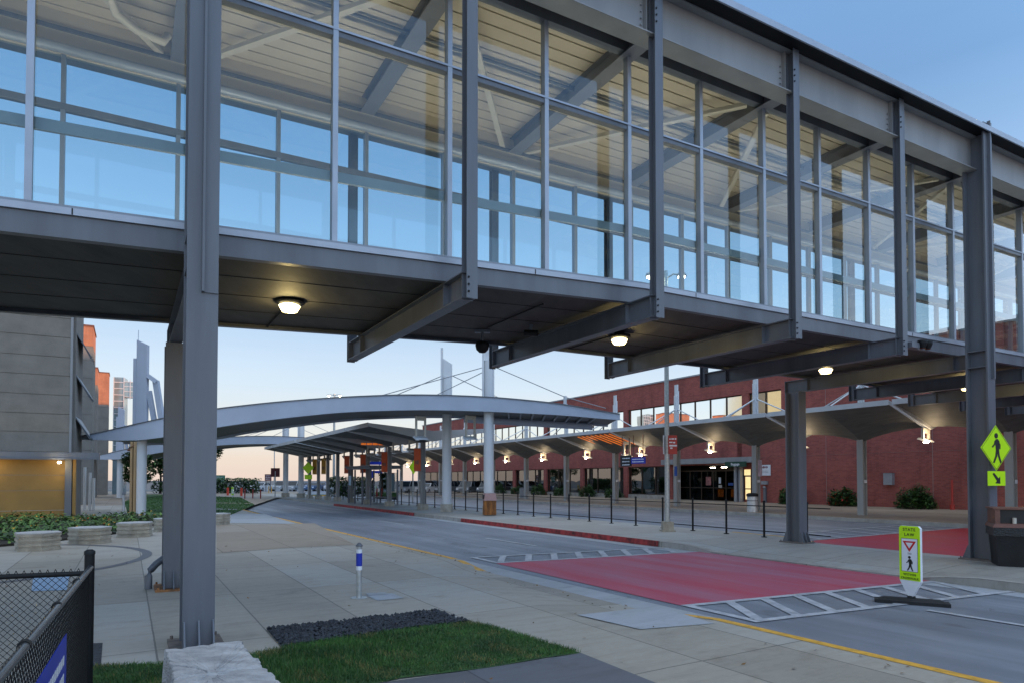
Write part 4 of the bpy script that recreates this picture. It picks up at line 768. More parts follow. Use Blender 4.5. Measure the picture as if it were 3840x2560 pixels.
# ------------------------------------------------------------------ light pole with red signs
def lamp_pole(p, h, label, r=.085, lit=True, scale=1.0, plate=True):
    t = thing('light_pole', p, label, 'light pole'); g = MB(); g.cyl((0, 0, 0), (0, 0, h), r, r*.75, n=14); g.build('pole', M['galv'], t)
    g = MB(); g.box(-.22, .22, -.22, .22, 0, .05); g.box(-.17, .17, -.17, .17, .05, .32); g.build('base', M['concrete_block'], t)
    for s_ in (-1, 1):
        g = MB(); g.tube([(0, 0, h-.25), (s_*.25*scale, 0, h-.1), (s_*.42*scale, 0, h-.12)], .03*scale); a = g.build('arm', M['galv'], t)
        g = MB(); g.lathe([(.04*scale, .12*scale), (.14*scale, .1*scale), (.17*scale, 0), (.05*scale, -.005)], (s_*.52*scale, 0, h-.18*scale), 14); g.build('lamp_head', M['galv'], a)
        if lit: g = MB(); g.lathe([(.13*scale, -.01), (.12*scale, -.05*scale), (.04*scale, -.09*scale)], (s_*.52*scale, 0, h-.18*scale), 12); g.build('bulb', M['stars'], a)
    return t
lp = lamp_pole(G(2503, 1990), 8.65, 'tall grey light pole with red signs standing on the island')
sg = thing('parking_sign', (lp.location.x+.02, lp.location.y-.11, 2.55), 'stack of red and white notices on the light pole', 'sign', rz=.1)
g = MB(); g.box(.0, .30, 0, .012, 0, .62); g.build('panel', M['signred2'], sg); g = MB(); dashes(g, .03, .27, .50, .055, -.001, 51); dashes(g, .03, .27, .385, .055, -.001, 52); g.box(.03, .29, -.004, 0, .255, .305); dashes(g, .06, .18, .2, .05, -.001, 53); g.build('lettering', M['signwhite'], sg)
sg = thing('sign_plate', (lp.location.x-.12, lp.location.y-.10, 2.55), 'pale sign plate seen edge on at the left of the light pole', 'sign', rz=1.2); g = MB(); g.box(-.16, .16, 0, .012, 0, .62); g.build('panel', M['signwhite'], sg)
# ------------------------------------------------------------------ pedestrian crossing sign
def walker(parent, S, m, fr):      # walking figure pictogram in a 1x1 cell
    g = MB()
    def P(pts): 
        g.prism([(x*S, z*S) for x, z in pts], 0, .004, fr)
    P([(.00+.085*cos(a), .40+.085*sin(a)) for a in [2*pi*i/14 for i in range(14)]])
    P([(-.02, .29), (.07, .30), (.15, .22), (.12, -.06), (-.02, -.06), (-.04, .10)])
    P([(-.03, .27), (-.05, .12), (-.17, .02), (-.21, .06), (-.11, .14), (-.08, .24)])
    P([(.10, .24), (.20, .12), (.19, -.02), (.14, -.02), (.15, .10), (.07, .17)])
    P([(-.02, -.05), (.06, -.05), (.03, -.24), (-.10, -.46), (-.17, -.44), (-.06, -.24)])
    P([(.03, -.05), (.12, -.05), (.15, -.22), (.24, -.44), (.17, -.46), (.07, -.25)])
    g.build('walking_figure', m, parent)
FR = lambda x, z, y: (x, -y, z)
p = B(14.86, -.33); yaw = 0
ps = thing('crossing_sign', (p.x, p.y, 2.36), 'yellow diamond pedestrian crossing sign on the right bridge column', 'sign', 'signs on the right bridge column', rz=radians(21))
R_ = .47; g = MB(); g.prism([(0, -R_), (R_, 0), (0, R_), (-R_, 0)], 0, .012, FR); g.build('panel', M['lime'], ps)
g = MB(); i_, o_ = R_*.93, R_*.955
for (a, b) in (((0, 1), (1, 0)), ((1, 0), (0, -1)), ((0, -1), (-1, 0)), ((-1, 0), (0, 1))): g.prism([(a[0]*i_, a[1]*i_), (b[0]*i_, b[1]*i_), (b[0]*o_, b[1]*o_), (a[0]*o_, a[1]*o_)], .0125, .014, FR)
g.build('border', M['signblack'], ps)
walker(ps, .66, M['signblack'], lambda x, z, y: (x, -y-.013, z-.01))
aw = thing('arrow_sign', (p.x, p.y, 1.73), 'small yellow arrow plate below the diamond crossing sign', 'sign', 'signs on the right bridge column', rz=radians(21))
g = MB(); g.prism([(-.27, -.15), (.27, -.15), (.27, .15), (-.27, .15)], 0, .012, FR); g.build('panel', M['lime'], aw)
g = MB(); F2 = lambda x, z, y: (x, -y-.013, z); g.prism([(-.13, .09), (-.09, .12), (.05, .0), (.10, .04), (.10, -.11), (-.05, -.10), (0, -.05)], 0, .004, F2); g.build('arrow', M['signblack'], aw)
# ------------------------------------------------------------------ state law sign in the road
def law_sign(p, rz, label, detail=True):
    t = thing('yield_sign', p, label, 'sign', rz=rz)
    g = MB(); g.box(-.48, .48, -.12, .12, 0, .05); g.hexa([(-.44, -.09, .05), (.44, -.09, .05), (.44, .09, .05), (-.44, .09, .05), (-.36, -.05, .085), (.36, -.05, .085), (.36, .05, .085), (-.36, .05, .085)]); g.box(-.05, .05, -.04, .04, .085, .12); g.build('base', M['rubber'], t)
    a, b = .155, .125; pl = [(-a, .34), (-.03, .10), (.03, .10), (a, .34), (a, 1.13), (a-.03, 1.16), (-a+.03, 1.16), (-a, 1.13)]
    def turn(x, z, y): c_, s_ = cos(-.62), sin(-.62); return (x*c_+y*s_, x*s_-y*c_, z)
    g = MB(); g.prism(pl, -.025, .025, turn); g.build('panel', M['signwhite'], t)
    g = MB(); g.prism([(-a, .35), (a, .35), (a, 1.13), (a-.03, 1.16), (-a+.03, 1.16), (-a, 1.13)], .026, .029, turn); g.build('border_sheet', M['lime'], t)
    if not detail: 
        g = MB(); g.prism([(-.115, .5), (.115, .5), (.115, .95), (-.115, .95)], .030, .032, turn); g.build('inner_panel', M['signwhite'], t); return t
    g = MB(); g.prism([(-.122, .478), (.122, .478), (.122, .975), (-.122, .975)], .0295, .0305, turn); g.build('outline', M['signblack'], t)
    g = MB(); g.prism([(-.116, .484), (.116, .484), (.116, .969), (-.116, .969)], .031, .0325, turn); g.build('inner_panel', M['signwhite'], t)
    g = MB(); g.prism([(-.10, .935), (0, .775), (.10, .935)], .033, .0345, turn); g.build('yield_triangle', M['signred'], t)
    g = MB(); g.prism([(-.055, .912), (0, .826), (.055, .912)], .035, .0365, turn); g.build('triangle_centre', M['signwhite'], t)
    walker(t, .235, M['signblack'], lambda x, z, y: turn(x, z+.600, y+.033))
    Mx = Matrix(((cos(-.62), 0, sin(-.62)*-1*-1, 0), (sin(-.62), 0, -cos(-.62), 0), (0, 1, 0, 0), (0, 0, 0, 1)))
    Mx = Matrix(((cos(-.62), 0, sin(-.62), 0), (sin(-.62), 0, -cos(-.62), 0), (0, 1, 0, 0), (0, 0, 0, 1)))
    for tx, z, s_, sp in (('STATE', 1.105, .062, 1.1), ('LAW', 1.03, .062, 1.2), ('TO', .745, .04, 1.1), ('WITHIN', .435, .048, 1.1), ('CROSSWALK', .38, .045, 1.0)):
        nx, ny = sin(-.62), -cos(-.62)
        text_mesh('lettering', tx, s_, M['signblack'], t, Matrix.Translation((nx*.0335, ny*.0335, z)) @ Mx, sp)
    return t
p = G(3418, 2262, RZ); law_sign(p, radians(-27), 'lime green STATE LAW yield sign on a black rubber base beside the crosswalk')
law_sign(AT(883, 1872, 62)-Vector((0, 0, 0)) if False else Vector((-27.2, 63, RZ)), radians(10), 'far lime green yield sign between orange posts down the road', False)
# ------------------------------------------------------------------ bollard
p = G(1346, 2240); t = thing('bollard', p, 'slim grey bollard with blue band on the plaza slabs', 'bollard')
g = MB(); g.cyl((0, 0, 0), (0, 0, .74), .038, n=18); g.build('post', M['galv'], t); g = MB(); g.cyl((0, 0, .40), (0, 0, .70), .042, n=18); g.build('white_sleeve', M['signwhite'], t); g = MB(); g.cyl((0, 0, .46), (0, 0, .645), .0435, n=18); g.build('blue_band', M['blue'], t)
g = MB(); g.lathe([(.05, .74), (.052, .755), (.02, .79), (.005, .795)], (0, 0, 0), 16); g.build('cap', M['steel'], t); g = MB(); g.cyl((0, 0, 0), (0, 0, .008), .12, n=20); g.build('foot_plate', M['galv'], t)
# ------------------------------------------------------------------ bins
p = G(1836, 1930); t = thing('litter_bin', p, 'rusty slatted litter bin with pink brown hood at the white mast', 'litter bin', rz=radians(10))
g = MB(); g.box(-.27, .27, -.27, .27, .04, .70); g.build('body', M['blackp'], t); g = MB()
for i in range(9):
    x = -.27+i*.06
    for y in (-.285, .27): g.box(x, x+.045, y, y+.015, .03, .70)
    for q in (-.285, .27): g.box(q, q+.015, x, x+.045, .03, .70)
g.build('slats', M['brownslat'], t)
g = MB(); g.hexa([(-.31, -.31, .71), (.31, -.31, .71), (.31, .31, .71), (-.31, .31, .71), (-.25, -.27, 1.06), (.25, -.27, 1.06), (.25, .27, 1.06), (-.25, .27, 1.06)]); g.build('hood', mat('faded_hood', (0.36, 0.22, 0.21), 0.5, 0, 0.12, 5), t); g = MB(); g.box(-.325, -.27, -.18, .18, .78, .98); g.build('opening', M['signblack'], t)
p = Vector((10.05, 12.9, 0)); t = thing('litter_bin', p, 'large black litter bin with brown hood beside the right bridge column', 'litter bin', rz=radians(-27))
g = MB(); g.hexa([(-.36, -.33, 0), (.36, -.33, 0), (.36, .33, 0), (-.36, .33, 0), (-.41, -.37, .72), (.41, -.37, .72), (.41, .37, .72), (-.41, .37, .72)]); g.build('body', M['blackp'], t)
g = MB(); g.box(-.44, .44, -.40, .40, .60, .76); g.build('liner', mat('bin_liner', (0.008, 0.009, 0.010), 0.35, 0, 0.2, 5, 1.0), t)
g = MB(); g.hexa([(-.45, -.41, .765), (.45, -.41, .765), (.45, .41, .765), (-.45, .41, .765), (-.43, -.39, .84), (.43, -.39, .84), (.43, .39, .84), (-.43, .39, .84)]); g.box(-.41, .41, -.30, .37, .84, 1.12); g.box(-.41, -.33, -.38, -.30, .84, 1.12); g.box(.33, .41, -.38, -.30, .84, 1.12); g.box(-.44, .44, -.40, .40, 1.12, 1.15); g.build('hood', M['brown'], t)
g = MB(); g.box(-.32, .32, -.312, -.302, .85, 1.11); g.build('opening', M['signblack'], t); g = MB(); g.cyl((-.10, -.35, .845), (-.10, -.35, .96), .035, n=10); g.build('cup', M['cream'], t)
p = T(28.6, 23.1); t = thing('litter_bin', p, 'white cylindrical litter bin with black top near the terminal entrance', 'litter bin'); g = MB(); g.cyl((0, 0, 0), (0, 0, .82), .27, n=20); g.build('body', mat('bin_white', (0.6, 0.6, 0.6), 0.4, 0.4, 0.2, 6), t); g = MB(); g.lathe([(.30, .82), (.31, .93), (.2, 1.0), (.02, 1.0)]); g.build('lid', M['black'], t); g = MB(); g.cyl((0, 0, .58), (0, 0, .61), .275, n=20); g.build('band', M['black'], t)
p = T(31.5, 51.2); t = thing('litter_bin', p, 'small grey litter bin on the terminal walk left of the pole', 'litter bin'); g = MB(); g.cyl((0, 0, 0), (0, 0, .9), .25, n=16); g.build('body', M['metalgrey'], t); g = MB(); g.lathe([(.27, .9), (.27, .95), (.02, 1.0)]); g.build('lid', M['steel'], t)
# ------------------------------------------------------------------ things on the brick wall
def wall_sign(u, v, z, w, h, label):
    t = thing('wall_sign', T(u, v, z), label, 'sign', rz=AE-pi/2); g = MB(); g.box(-w/2, w/2, -.02, 0, -h/2, h/2); g.build('panel', M['signwhite'], t)
    g = MB(); dashes(g, -w*.25, w*.25, h*.28, h*.22, -.021, 71); g.build('heading', mat('sign_dark_red', (0.15, 0.02, 0.04), 0.5), t); g = MB(); [dashes(g, -w*.3, w*.3, -h*.08-h*.14*k, h*.06, -.021, 72+k) for k in range(2)]; g.build('lettering', M['metalgrey'], t); return t
wall_sign(40.97, 31.9, 2.42, .95, .80, 'white notice with dark heading on the brick wall right of the entrance')
t = thing('call_box', T(40.9, 31.9, 1.0), 'dark intercom box below the white wall notice', 'call box', rz=AE-pi/2); g = MB(); g.box(-.25, .25, -.12, .08, .35, .62); g.build('hood', M['metalgrey'], t); g = MB(); g.lathe([(.11, 0), (.11, .12), (.02, .14)], (0, -.05, .1), 12); g.build('speaker', M['steel_lt'], t); g = MB(); g.box(-.1, .1, -.06, .08, -1.0, .1); g.build('post', M['steel'], t)
t = thing('meter_box', T(40.85, 22.7, 1.75), 'grey utility box on the brick wall between two bushes', 'utility box', rz=AE-pi/2); g = MB(); g.box(-.27, .27, -.15, .14, -.36, .36); g.build('cabinet', M['metalgrey'], t); g = MB(); g.box(-.29, .29, -.17, .13, .362, .39); g.build('lid', M['steel'], t)
t = thing('standpipe', T(40.5, 18.95), 'red standpipe at the foot of the brick wall', 'pipe'); g = MB(); g.cyl((0, 0, 0), (0, 0, 1.7), .06, n=10); g.cyl((0, 0, 0), (0, 0, .3), .13, n=10); g.build('pipe', M['signred2'], t)
t = thing('column_notice', T(30.3, 24.1, 1.9), 'faded red and white notice on the canopy column before the entrance', 'sign', rz=AE-pi/2); g = MB(); g.box(.18, .44, -.2, -.18, 0, .9); g.build('panel', mat('faded_notice', (0.45, 0.28, 0.27), 0.6, 0, 0.4, 5), t)
t = thing('column_banner', T(30.3, 30.3, 1.95), 'small blue banner on the canopy column left of the entrance', 'banner', rz=AE-pi/2); g = MB(); g.box(-.02, .22, -.2, -.18, 0, .62); g.build('panel', M['blue2'], t)
# ------------------------------------------------------------------ cameras and flood lights on the bridge
p = B(4.95, 3.3, F(4.9)-.18); t = thing('dome_camera', p, 'black dome security camera on a bracket under the bridge', 'camera'); g = MB(); g.cyl((0, 0, 0), (0, 0, -.22), .03, n=8); g.box(-.14, .14, -.06, .06, -.05, 0); g.build('bracket', M['steel'], t); g = MB(); g.lathe([(.02, -.20), (.11, -.22), (.13, -.28), (.11, -.36), (.06, -.41), (.01, -.42)]); g.build('dome', M['black'], t)
p = B(5.55, 2.6, F(5.5)-.18); t = thing('security_camera', p, 'small dark bullet camera under the bridge by the second cross beam', 'camera'); g = MB(); g.box(-.03, .03, -.03, .03, -.12, 0); g.build('bracket', M['steel'], t); g = MB(); g.cyl((-.12, 0, -.15), (.12, -.05, -.17), .055, n=12); g.build('body', M['black'], t)
p = B(12.2+.12, -.08, 4.30); t = thing('flood_light', p, 'pair of dark flood lights on the bridge edge by the last hanger', 'flood light', rz=pi/2-A1); g = MB(); g.box(0, .25, -.05, .08, -.05, .05); g.build('bracket', M['steel'], t)
for k, x in enumerate((.32, .50)): g = MB(); g.lathe([(.04, -.08), (.085, .02), (.09, .08), (.02, .09)], (x, -.06, .02), 12); h_ = g.build('lamp_head', M['black'], t); g = MB(); g.lathe([(.01, .0), (.06, .0), (.01, -.01)], (x, -.06, -.05), 10); g.build('lens', mat('dark_orange_lens', (0.2, 0.04, 0.02), 0.2), h_)
p = B(15.9, 1.6, 4.30); t = thing('wall_lantern', p, 'small round warm lamp below the bridge right of the column', 'lamp'); g = MB(); g.lathe([(.05, -.08), (.10, -.02), (.10, .06), (.03, .1)]); g.build('body', M['cream'], t)
# ------------------------------------------------------------------ chain link fence at the lower left
def chain(name_root, a, b, h, pitch, wr):
    a = Vector(a); b = Vector(b); L = (b-a).length; d = (b-a)/L; g = MB(); hh = h-.05; n = int(L/pitch)
    k = -int(hh/pitch)-1
    while k*pitch < L:
        for s_ in (1, -1):
            x0 = k*pitch; p0, p1 = (x0, 0.03), (x0+hh, 0.03+hh)
            lo = max(0, -x0); hi = min(hh, L-x0)
            if hi > lo:
                q0, q1 = (x0+lo, .03+lo), (x0+hi, .03+hi)
                if s_ < 0: q0, q1 = (q0[0], .03+hh-lo), (q1[0], .03+hh-hi)
                g.bar(a+d*q0[0]+Vector((0, 0, q0[1]))+Vector((0, s_*wr*.5, 0)), a+d*q1[0]+Vector((0, 0, q1[1]))+Vector((0, s_*wr*.5, 0)), wr)
        k += 1
    i = 0
    while i*pitch < L-.01:
        x = i*pitch; g.bar(a+d*x+Vector((0, 0, h-.03)), a+d*(x+pitch*.4)+Vector((0, 0, h+.022)), wr*1.2); g.bar(a+d*(x+pitch*.4)+Vector((0, 0, h+.022)), a+d*(x+pitch*.8)+Vector((0, 0, h-.03)), wr*1.2); i += 1
    return g.build('mesh', M['black'], name_root)
cor = Vector((-3.40, 5.22, 0)); HF = 1.0
fa = thing('chain_link_fence', cor, 'black chain link fence running towards the viewer with a blue sign', 'fence', 'black chain link fences', world_parts=True)
end = Vector((-1.30, 1.35, 0)); chain(fa, cor, end, HF, .052, .0035)
g = MB(); g.cyl(cor+Vector((0, 0, 0)), cor+Vector((0, 0, 1.10)), .036, n=16); g.lathe([(.04, 1.10), (.04, 1.125), (.02, 1.14)], (cor.x, cor.y, 0), 16); g.build('corner_post', M['black'], fa)
g = MB(); g.cyl(cor+Vector((.03, -.03, HF)), end+Vector((0, 0, HF)), .020, n=14); g.build('top_rail', mat('worn_black_rail', (0.05, 0.055, 0.06), 0.25, 0.3, 0.2, 8), fa)
for k in (.2, .42, .64, .86): q = cor.lerp(end, k); g = MB(); g.cyl(q+Vector((-.012, .02, HF)), q+Vector((.012, -.02, HF)), .026, n=10); g.build('rail_tie', M['black'], fa)
d_ = (end-cor).normalized(); nrm = Vector((d_.y, -d_.x, 0)); q0 = cor+d_*1.72
if nrm.x < 0: nrm = -nrm
g = MB(); a_, b_ = q0+nrm*.03, q0+d_*1.3+nrm*.03; g.hexa([a_+Vector((0, 0, .38)), b_+Vector((0, 0, .38)), b_+nrm*.004+Vector((0, 0, .38)), a_+nrm*.004+Vector((0, 0, .38)), a_+Vector((0, 0, .82)), b_+Vector((0, 0, .82)), b_+nrm*.004+Vector((0, 0, .82)), a_+nrm*.004+Vector((0, 0, .82))]); g.build('blue_sign', M['blue'], fa)
g = MB(); r_ = random.Random(5)
for z in (.70, .60, .50):
    x = .12
    while x < 1.2: w = r_.uniform(.03, .06); c0 = q0+d_*x+nrm*.035; c1 = q0+d_*(x+w)+nrm*.035; g.hexa([c0+Vector((0, 0, z-.025)), c1+Vector((0, 0, z-.025)), c1+nrm*.002+Vector((0, 0, z-.025)), c0+nrm*.002+Vector((0, 0, z-.025)), c0+Vector((0, 0, z+.025)), c1+Vector((0, 0, z+.025)), c1+nrm*.002+Vector((0, 0, z+.025)), c0+nrm*.002+Vector((0, 0, z+.025))]); x += w+.025
g.build('lettering', M['signwhite'], fa)
fb = thing('chain_link_fence', cor, 'black chain link fence section running left from the corner post', 'fence', 'black chain link fences', world_parts=True)
e2_ = cor-Vector((1.7, .62, 0)); chain(fb, cor-Vector((.05, .02, 0)), e2_, HF-.03, .052, .0035)
g = MB(); g.cyl(cor+Vector((0, 0, HF-.05)), e2_+Vector((0, 0, HF-.05)), .020, n=12); g.build('top_rail', M['black'], fb)
# stone block in the foreground
g = MB(); tp = [Vector((*G(x, y, .46).xy, .46)) for x, y in ((620, 2437), (760, 2418), (899, 2402), (936, 2448), (990, 2500), (1047, 2560))]+[Vector((-1.35, 3.4, .46)), Vector((-1.95, 3.35, .46))]+[Vector((*G(x, y, .46).xy, .46)) for x, y in ((655, 2560), (640, 2500))]
fine = []; r_ = random.Random(9)
for i in range(len(tp)):
    a, b = tp[i], tp[(i+1) % len(tp)]; n = max(2, int((b-a).length/.045))
    for k in range(n): q = a.lerp(b, k/n); fine.append(q+Vector((r_.gauss(0, .007), r_.gauss(0, .007), r_.gauss(0, .004))))
n = len(fine); cen = sum(fine, Vector())/n; rings = [[Vector((q.x+r_.gauss(0, .008), q.y+r_.gauss(0, .008), z)) if z < .45 else q for q in fine] for z in (0.0, .12, .24, .36, .46)]
rings.append([cen+(q-cen)*.97+Vector((0, 0, .008+r_.gauss(0, .003))) for q in fine])
for kk in (.8, .55, .3, .1): rings.append([cen+(q-cen)*kk+Vector((0, 0, .012+r_.gauss(0, .0035))) for q in fine])
vs = [q for r in rings for q in r]; g.add(vs, [(i*n+k, i*n+(k+1) % n, (i+1)*n+(k+1) % n, (i+1)*n+k) for i in range(len(rings)-1) for k in range(n)]+[tuple(range((len(rings)-1)*n, len(rings)*n))])
o = g.build('stone_block', M['stone'], None, loc=(cen.x, cen.y, 0)); tag(o, 'rough pale stone block in front of the near bridge column', 'stone')
# drain pipe at the rear left column
t = thing('drain_pipe', B(-.3, 4.0), 'bent grey drain pipe at the foot of the rear left bridge column', 'pipe', world_parts=True); q = G(556, 2205)
g = MB(); g.tube([(q.x, q.y, 0), (q.x, q.y, .2), (q.x+.015, q.y+.03, .28), (q.x+.07, q.y+.08, .37), (q.x+.26, q.y+.25, .56), (q.x+.34, q.y+.3, .6)], .055, 12); g.build('pipe', M['steel'], t)
# ------------------------------------------------------------------ hexagonal seats and planting bed
hp = thing('seat_block', (0, 0, 0), 'x', 'seat', 'hexagonal concrete seats round the flower bed')
g = MB(); hx = [(.50*cos(pi/3*i+.25), .50*sin(pi/3*i+.25)) for i in range(6)]
for k in range(7): z = k*.058; s_ = 1.0 if k % 2 == 0 else .955; g.prism([(x*s_, y*s_) for x, y in hx], z+.0005, z+.0575)
g.build('body', M['concrete_block'], hp); g = MB(); g.prism([(x*1.01, y*1.01) for x, y in hx], .406, .43); g.build('top', mat('seat_top', (0.42, 0.42, 0.42), 0.8, 0, 0.15, 6, 0.3), hp)
pos = [(90, 2067), (295, 2040), (472, 2015), (606, 1993), (790, 1968)]; lab = ['nearest hexagonal concrete seat at the left edge', 'second hexagonal concrete seat from the left edge', 'third hexagonal concrete seat, in front of the white mast', 'hexagonal concrete seat beside the rear left bridge column', 'hexagonal concrete seat just right of the near bridge column']
for i, (q, l_) in enumerate(zip(pos, lab)):
    w = G(*q)+Vector((0, .45, 0)); o = hp if i == 0 else clone(hp, w); o.location = w; o['label'] = l_; o.rotation_euler = (0, 0, .3*i)
bed = [(-13.6, 14.6), (-12.6, 17.5), (-12.4, 20), (-12.7, 22.5), (-13.4, 25.5), (-16.0, 29.6), (-22, 27.4), (-28, 24), (-24, 12.5), (-15, 12.6)]
g = MB(); g.prism(bed, 0.004, .06); struct('planting_bed_soil', g, M['soil'])
def leafcard(g, c, r, up=.5):
    a = random.random()*2*pi; tl = random.uniform(-.2, .9); x = Vector((cos(a), sin(a), tl)).normalized()*r; y = Vector((-sin(a), cos(a), random.uniform(-.4, .6))).normalized()*r*.38
    g.add([c-x*.5, c+y*.5, c+x*.6, c-y*.5], [(0, 1, 2, 3)])
g = MB()
for x, y in scatter(bed, 3600):
    h = .16+.12*sin(x*1.3)*sin(y*1.1)+random.uniform(0, .16)
    for k in range(4): g.cur = random.choice((0, 0, 1, 2)); leafcard(g, Vector((x+random.gauss(0, .07), y+random.gauss(0, .07), random.uniform(.08, h))), random.uniform(.10, .24))
    if random.random() < .07: g.cur = 3 if random.random() < .75 else 4; c = Vector((x, y, h+.05)); [leafcard(g, c+Vector((random.gauss(0, .02), random.gauss(0, .02), 0)), .09) for _ in range(3)]
o = g.build('flower_bed', [M['leafg'], M['leafd'], M['leafy'], M['flower'], M['flowero']]); tag(o, 'low green flower bed with yellow and orange blooms behind the seats', 'flower bed', kind='stuff')
# lawns and paths beyond the bed
def region(name, pts, m, z=.006): g = MB(); g.add([(x, y, z) for x, y in pts], [tuple(range(len(pts)))]); return struct(name, g, m)
struct('pavement', MB().add([(-60, 10, -.012), (-8, 10, -.012), (-22, 60, -.012), (-30, 95, -.012), (-90, 95, -.012)], [(0, 1, 2, 3, 4)]), M['tan'])
region('lawn', [(-20.5, 34.5), (-13.5, 31), (-17.5, 44), (-26, 62), (-40, 75), (-43, 75), (-30, 50)], M['lawn'], .012)
g = MB()
for x, y in scatter([(-20.5, 34.5), (-13.5, 31), (-17.5, 44), (-26, 62), (-40, 75), (-30, 50)], 9000):
    h = random.uniform(.04, .09); a = random.random()*6; dx, dy = cos(a)*.03, sin(a)*.03; g.add([(x-dx, y-dy, .012), (x+dx, y+dy, .012), (x+random.gauss(0, .03), y, h)], [(0, 1, 2)])
o = g.build('far_lawn_grass', M['grassb']); tag(o, 'green lawn behind the flower bed and white mast', 'grass', kind='stuff')
region('lawn_path', [(-19.8, 38), (-15.5, 36.5), (-15.8, 37.3), (-20.3, 39)], M['pale'], .02); region('lawn_path', [(-26, 48), (-18.6, 46), (-19, 47), (-26.5, 49.4)], M['tan'], .02)
# ------------------------------------------------------------------ left hand buildings
pb = Vector((-19.55, 28.8, 0)); nb = thing('panel_building', pb, 'grey precast panel building with an ochre door at the left edge', 'building', rz=pi/2-A1)
g = MB()
for a, b in ((0, .0),): pass
joints = [2.93, 3.79, 4.60, 5.44, 6.30, 7.13, 8.0, 8.85, 9.7, 10.5]
for a, b in zip(joints, joints[1:]): g.box(-14, -.18, 0, .3, a+.012, b-.012)
g.box(-14, -.2, .03, 3, 2.93, 10.45); g.build('wall', M['panelc'], nb)
g = MB(); g.box(-.175, -.09, -.02, .2, 2.93, 10.5); g.build('corner_trim', M['steel_lt'], nb)
g = MB()
for k, (a, b) in enumerate(((0.02, .35), (.37, 1.22), (1.24, 1.9), (1.92, 2.58))): g.box(-14, -.32, .1, .25, a, b)
g.build('door_panel', M['door'], nb)
g = MB(); g.box(-14, 1.0, -.45, .02, 2.64, 2.91); g.box(-14, 1.0, -.5, .02, 2.60, 2.635); g.build('header', M['steel'], nb)
g = MB(); g.box(-.30, -.05, -.05, .24, 0, 2.6); g.build('post', M['steel'], nb); g = MB(); g.box(-.02, .1, .0, .24, 0, 2.6); g.build('post', M['door'], nb)
g = MB(); g.box(-.18, 0, .3, 3.2, 0, 10.4); g.build('side_wall', M['paneld'], nb)
for zz in (3.6, 5.5, 7.4): g = MB(); g.hexa([(0, .5, zz+.9), (.45, 1.6, zz), (.45, 3, zz), (0, 3, zz+.9), (0, .5, zz+.98), (.5, 1.6, zz+.08), (.5, 3, zz+.08), (0, 3, zz+.98)]); g.build('sun_shade', M['steel'], nb)
t = thing('door_lamp', pb+Vector((-.1, -.75, 2.5)), 'small warm lamp under the steel header beside the ochre door', 'lamp'); g = MB(); g.lathe([(.02, 0), (.07, -.01), (.06, -.07), (.01, -.09)]); g.build('bulb', M['lampw'], t)
for dx, e_ in ((0, 9), (-2.6, 14)):
    ld = bpy.data.lights.new('door_glow', 'POINT'); lo = bpy.data.objects.new('door_glow', ld); C.objects.link(lo); lo.parent = t; ld.energy = e_; ld.color = (1, .72, .3); ld.shadow_soft_size = .08; lo.location = (dx*.88, dx*.47-.12, -.16)
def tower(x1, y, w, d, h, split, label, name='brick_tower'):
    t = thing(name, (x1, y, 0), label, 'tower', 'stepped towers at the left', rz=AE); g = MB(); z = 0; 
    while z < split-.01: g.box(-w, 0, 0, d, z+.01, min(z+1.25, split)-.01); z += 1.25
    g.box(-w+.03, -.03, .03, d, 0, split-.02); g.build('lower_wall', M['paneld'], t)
    g = MB(); g.box(-w, 0, 0, d, split, h); g.build('upper_wall', M['terra_sunlit'], t); g = MB(); g.box(-w-.05, .05, -.05, d, h, h+.12); g.build('coping', M['brown'], t); return t  # orange brick starts at the sunlit edge: sunlight put into the wall colour
t = tower(-29.3, 45, 9, 4, 12.35, 11.0, 'nearest tower with its brick top coloured as sunlit, behind the grey panel building')
g = MB(); g.box(-1.2, -.8, -.02, 0, 11.2, 11.75); g.build('window', M['dglass'], t)
tower(-39.9, 62, 9, 3, 12.4, 10.8, 'middle tower with its brick top coloured as sunlit, the narrowest one'); tower(-46.3, 74, 6, 2.5, 13.9, 10.3, 'farthest tower with its brick top coloured as sunlit, beside the glass stair')
gs = thing('glass_stair', (-47.3, 76.5, 0), 'teal glass stair tower and footbridge behind the brick towers', 'building', rz=radians(20)); g = MB(); g.box(0, 1.1, 0, 2, 0, 13.9); g.box(1.1, 2.95, 0, 1.5, 11.6, 13.4); g.build('glazing', M['tealglass'], gs)
g = MB(); [g.box(-.02, 1.12, -.06, -.003, z, z+.1) for z in [5+.75*i for i in range(12)]]; [g.box(1.13, 3.0, -.06, -.003, z, z+.08) for z in (11.55, 12.2, 12.8, 13.35)]; [g.box(x, x+.08, -.09, -.065, 4.6, 13.9) for x in (0, 1.04)]; [g.box(x, x+.08, -.09, -.065, 11.3, 13.7) for x in (1.7, 2.3, 2.9)]; g.build('frame', M['white'], gs)
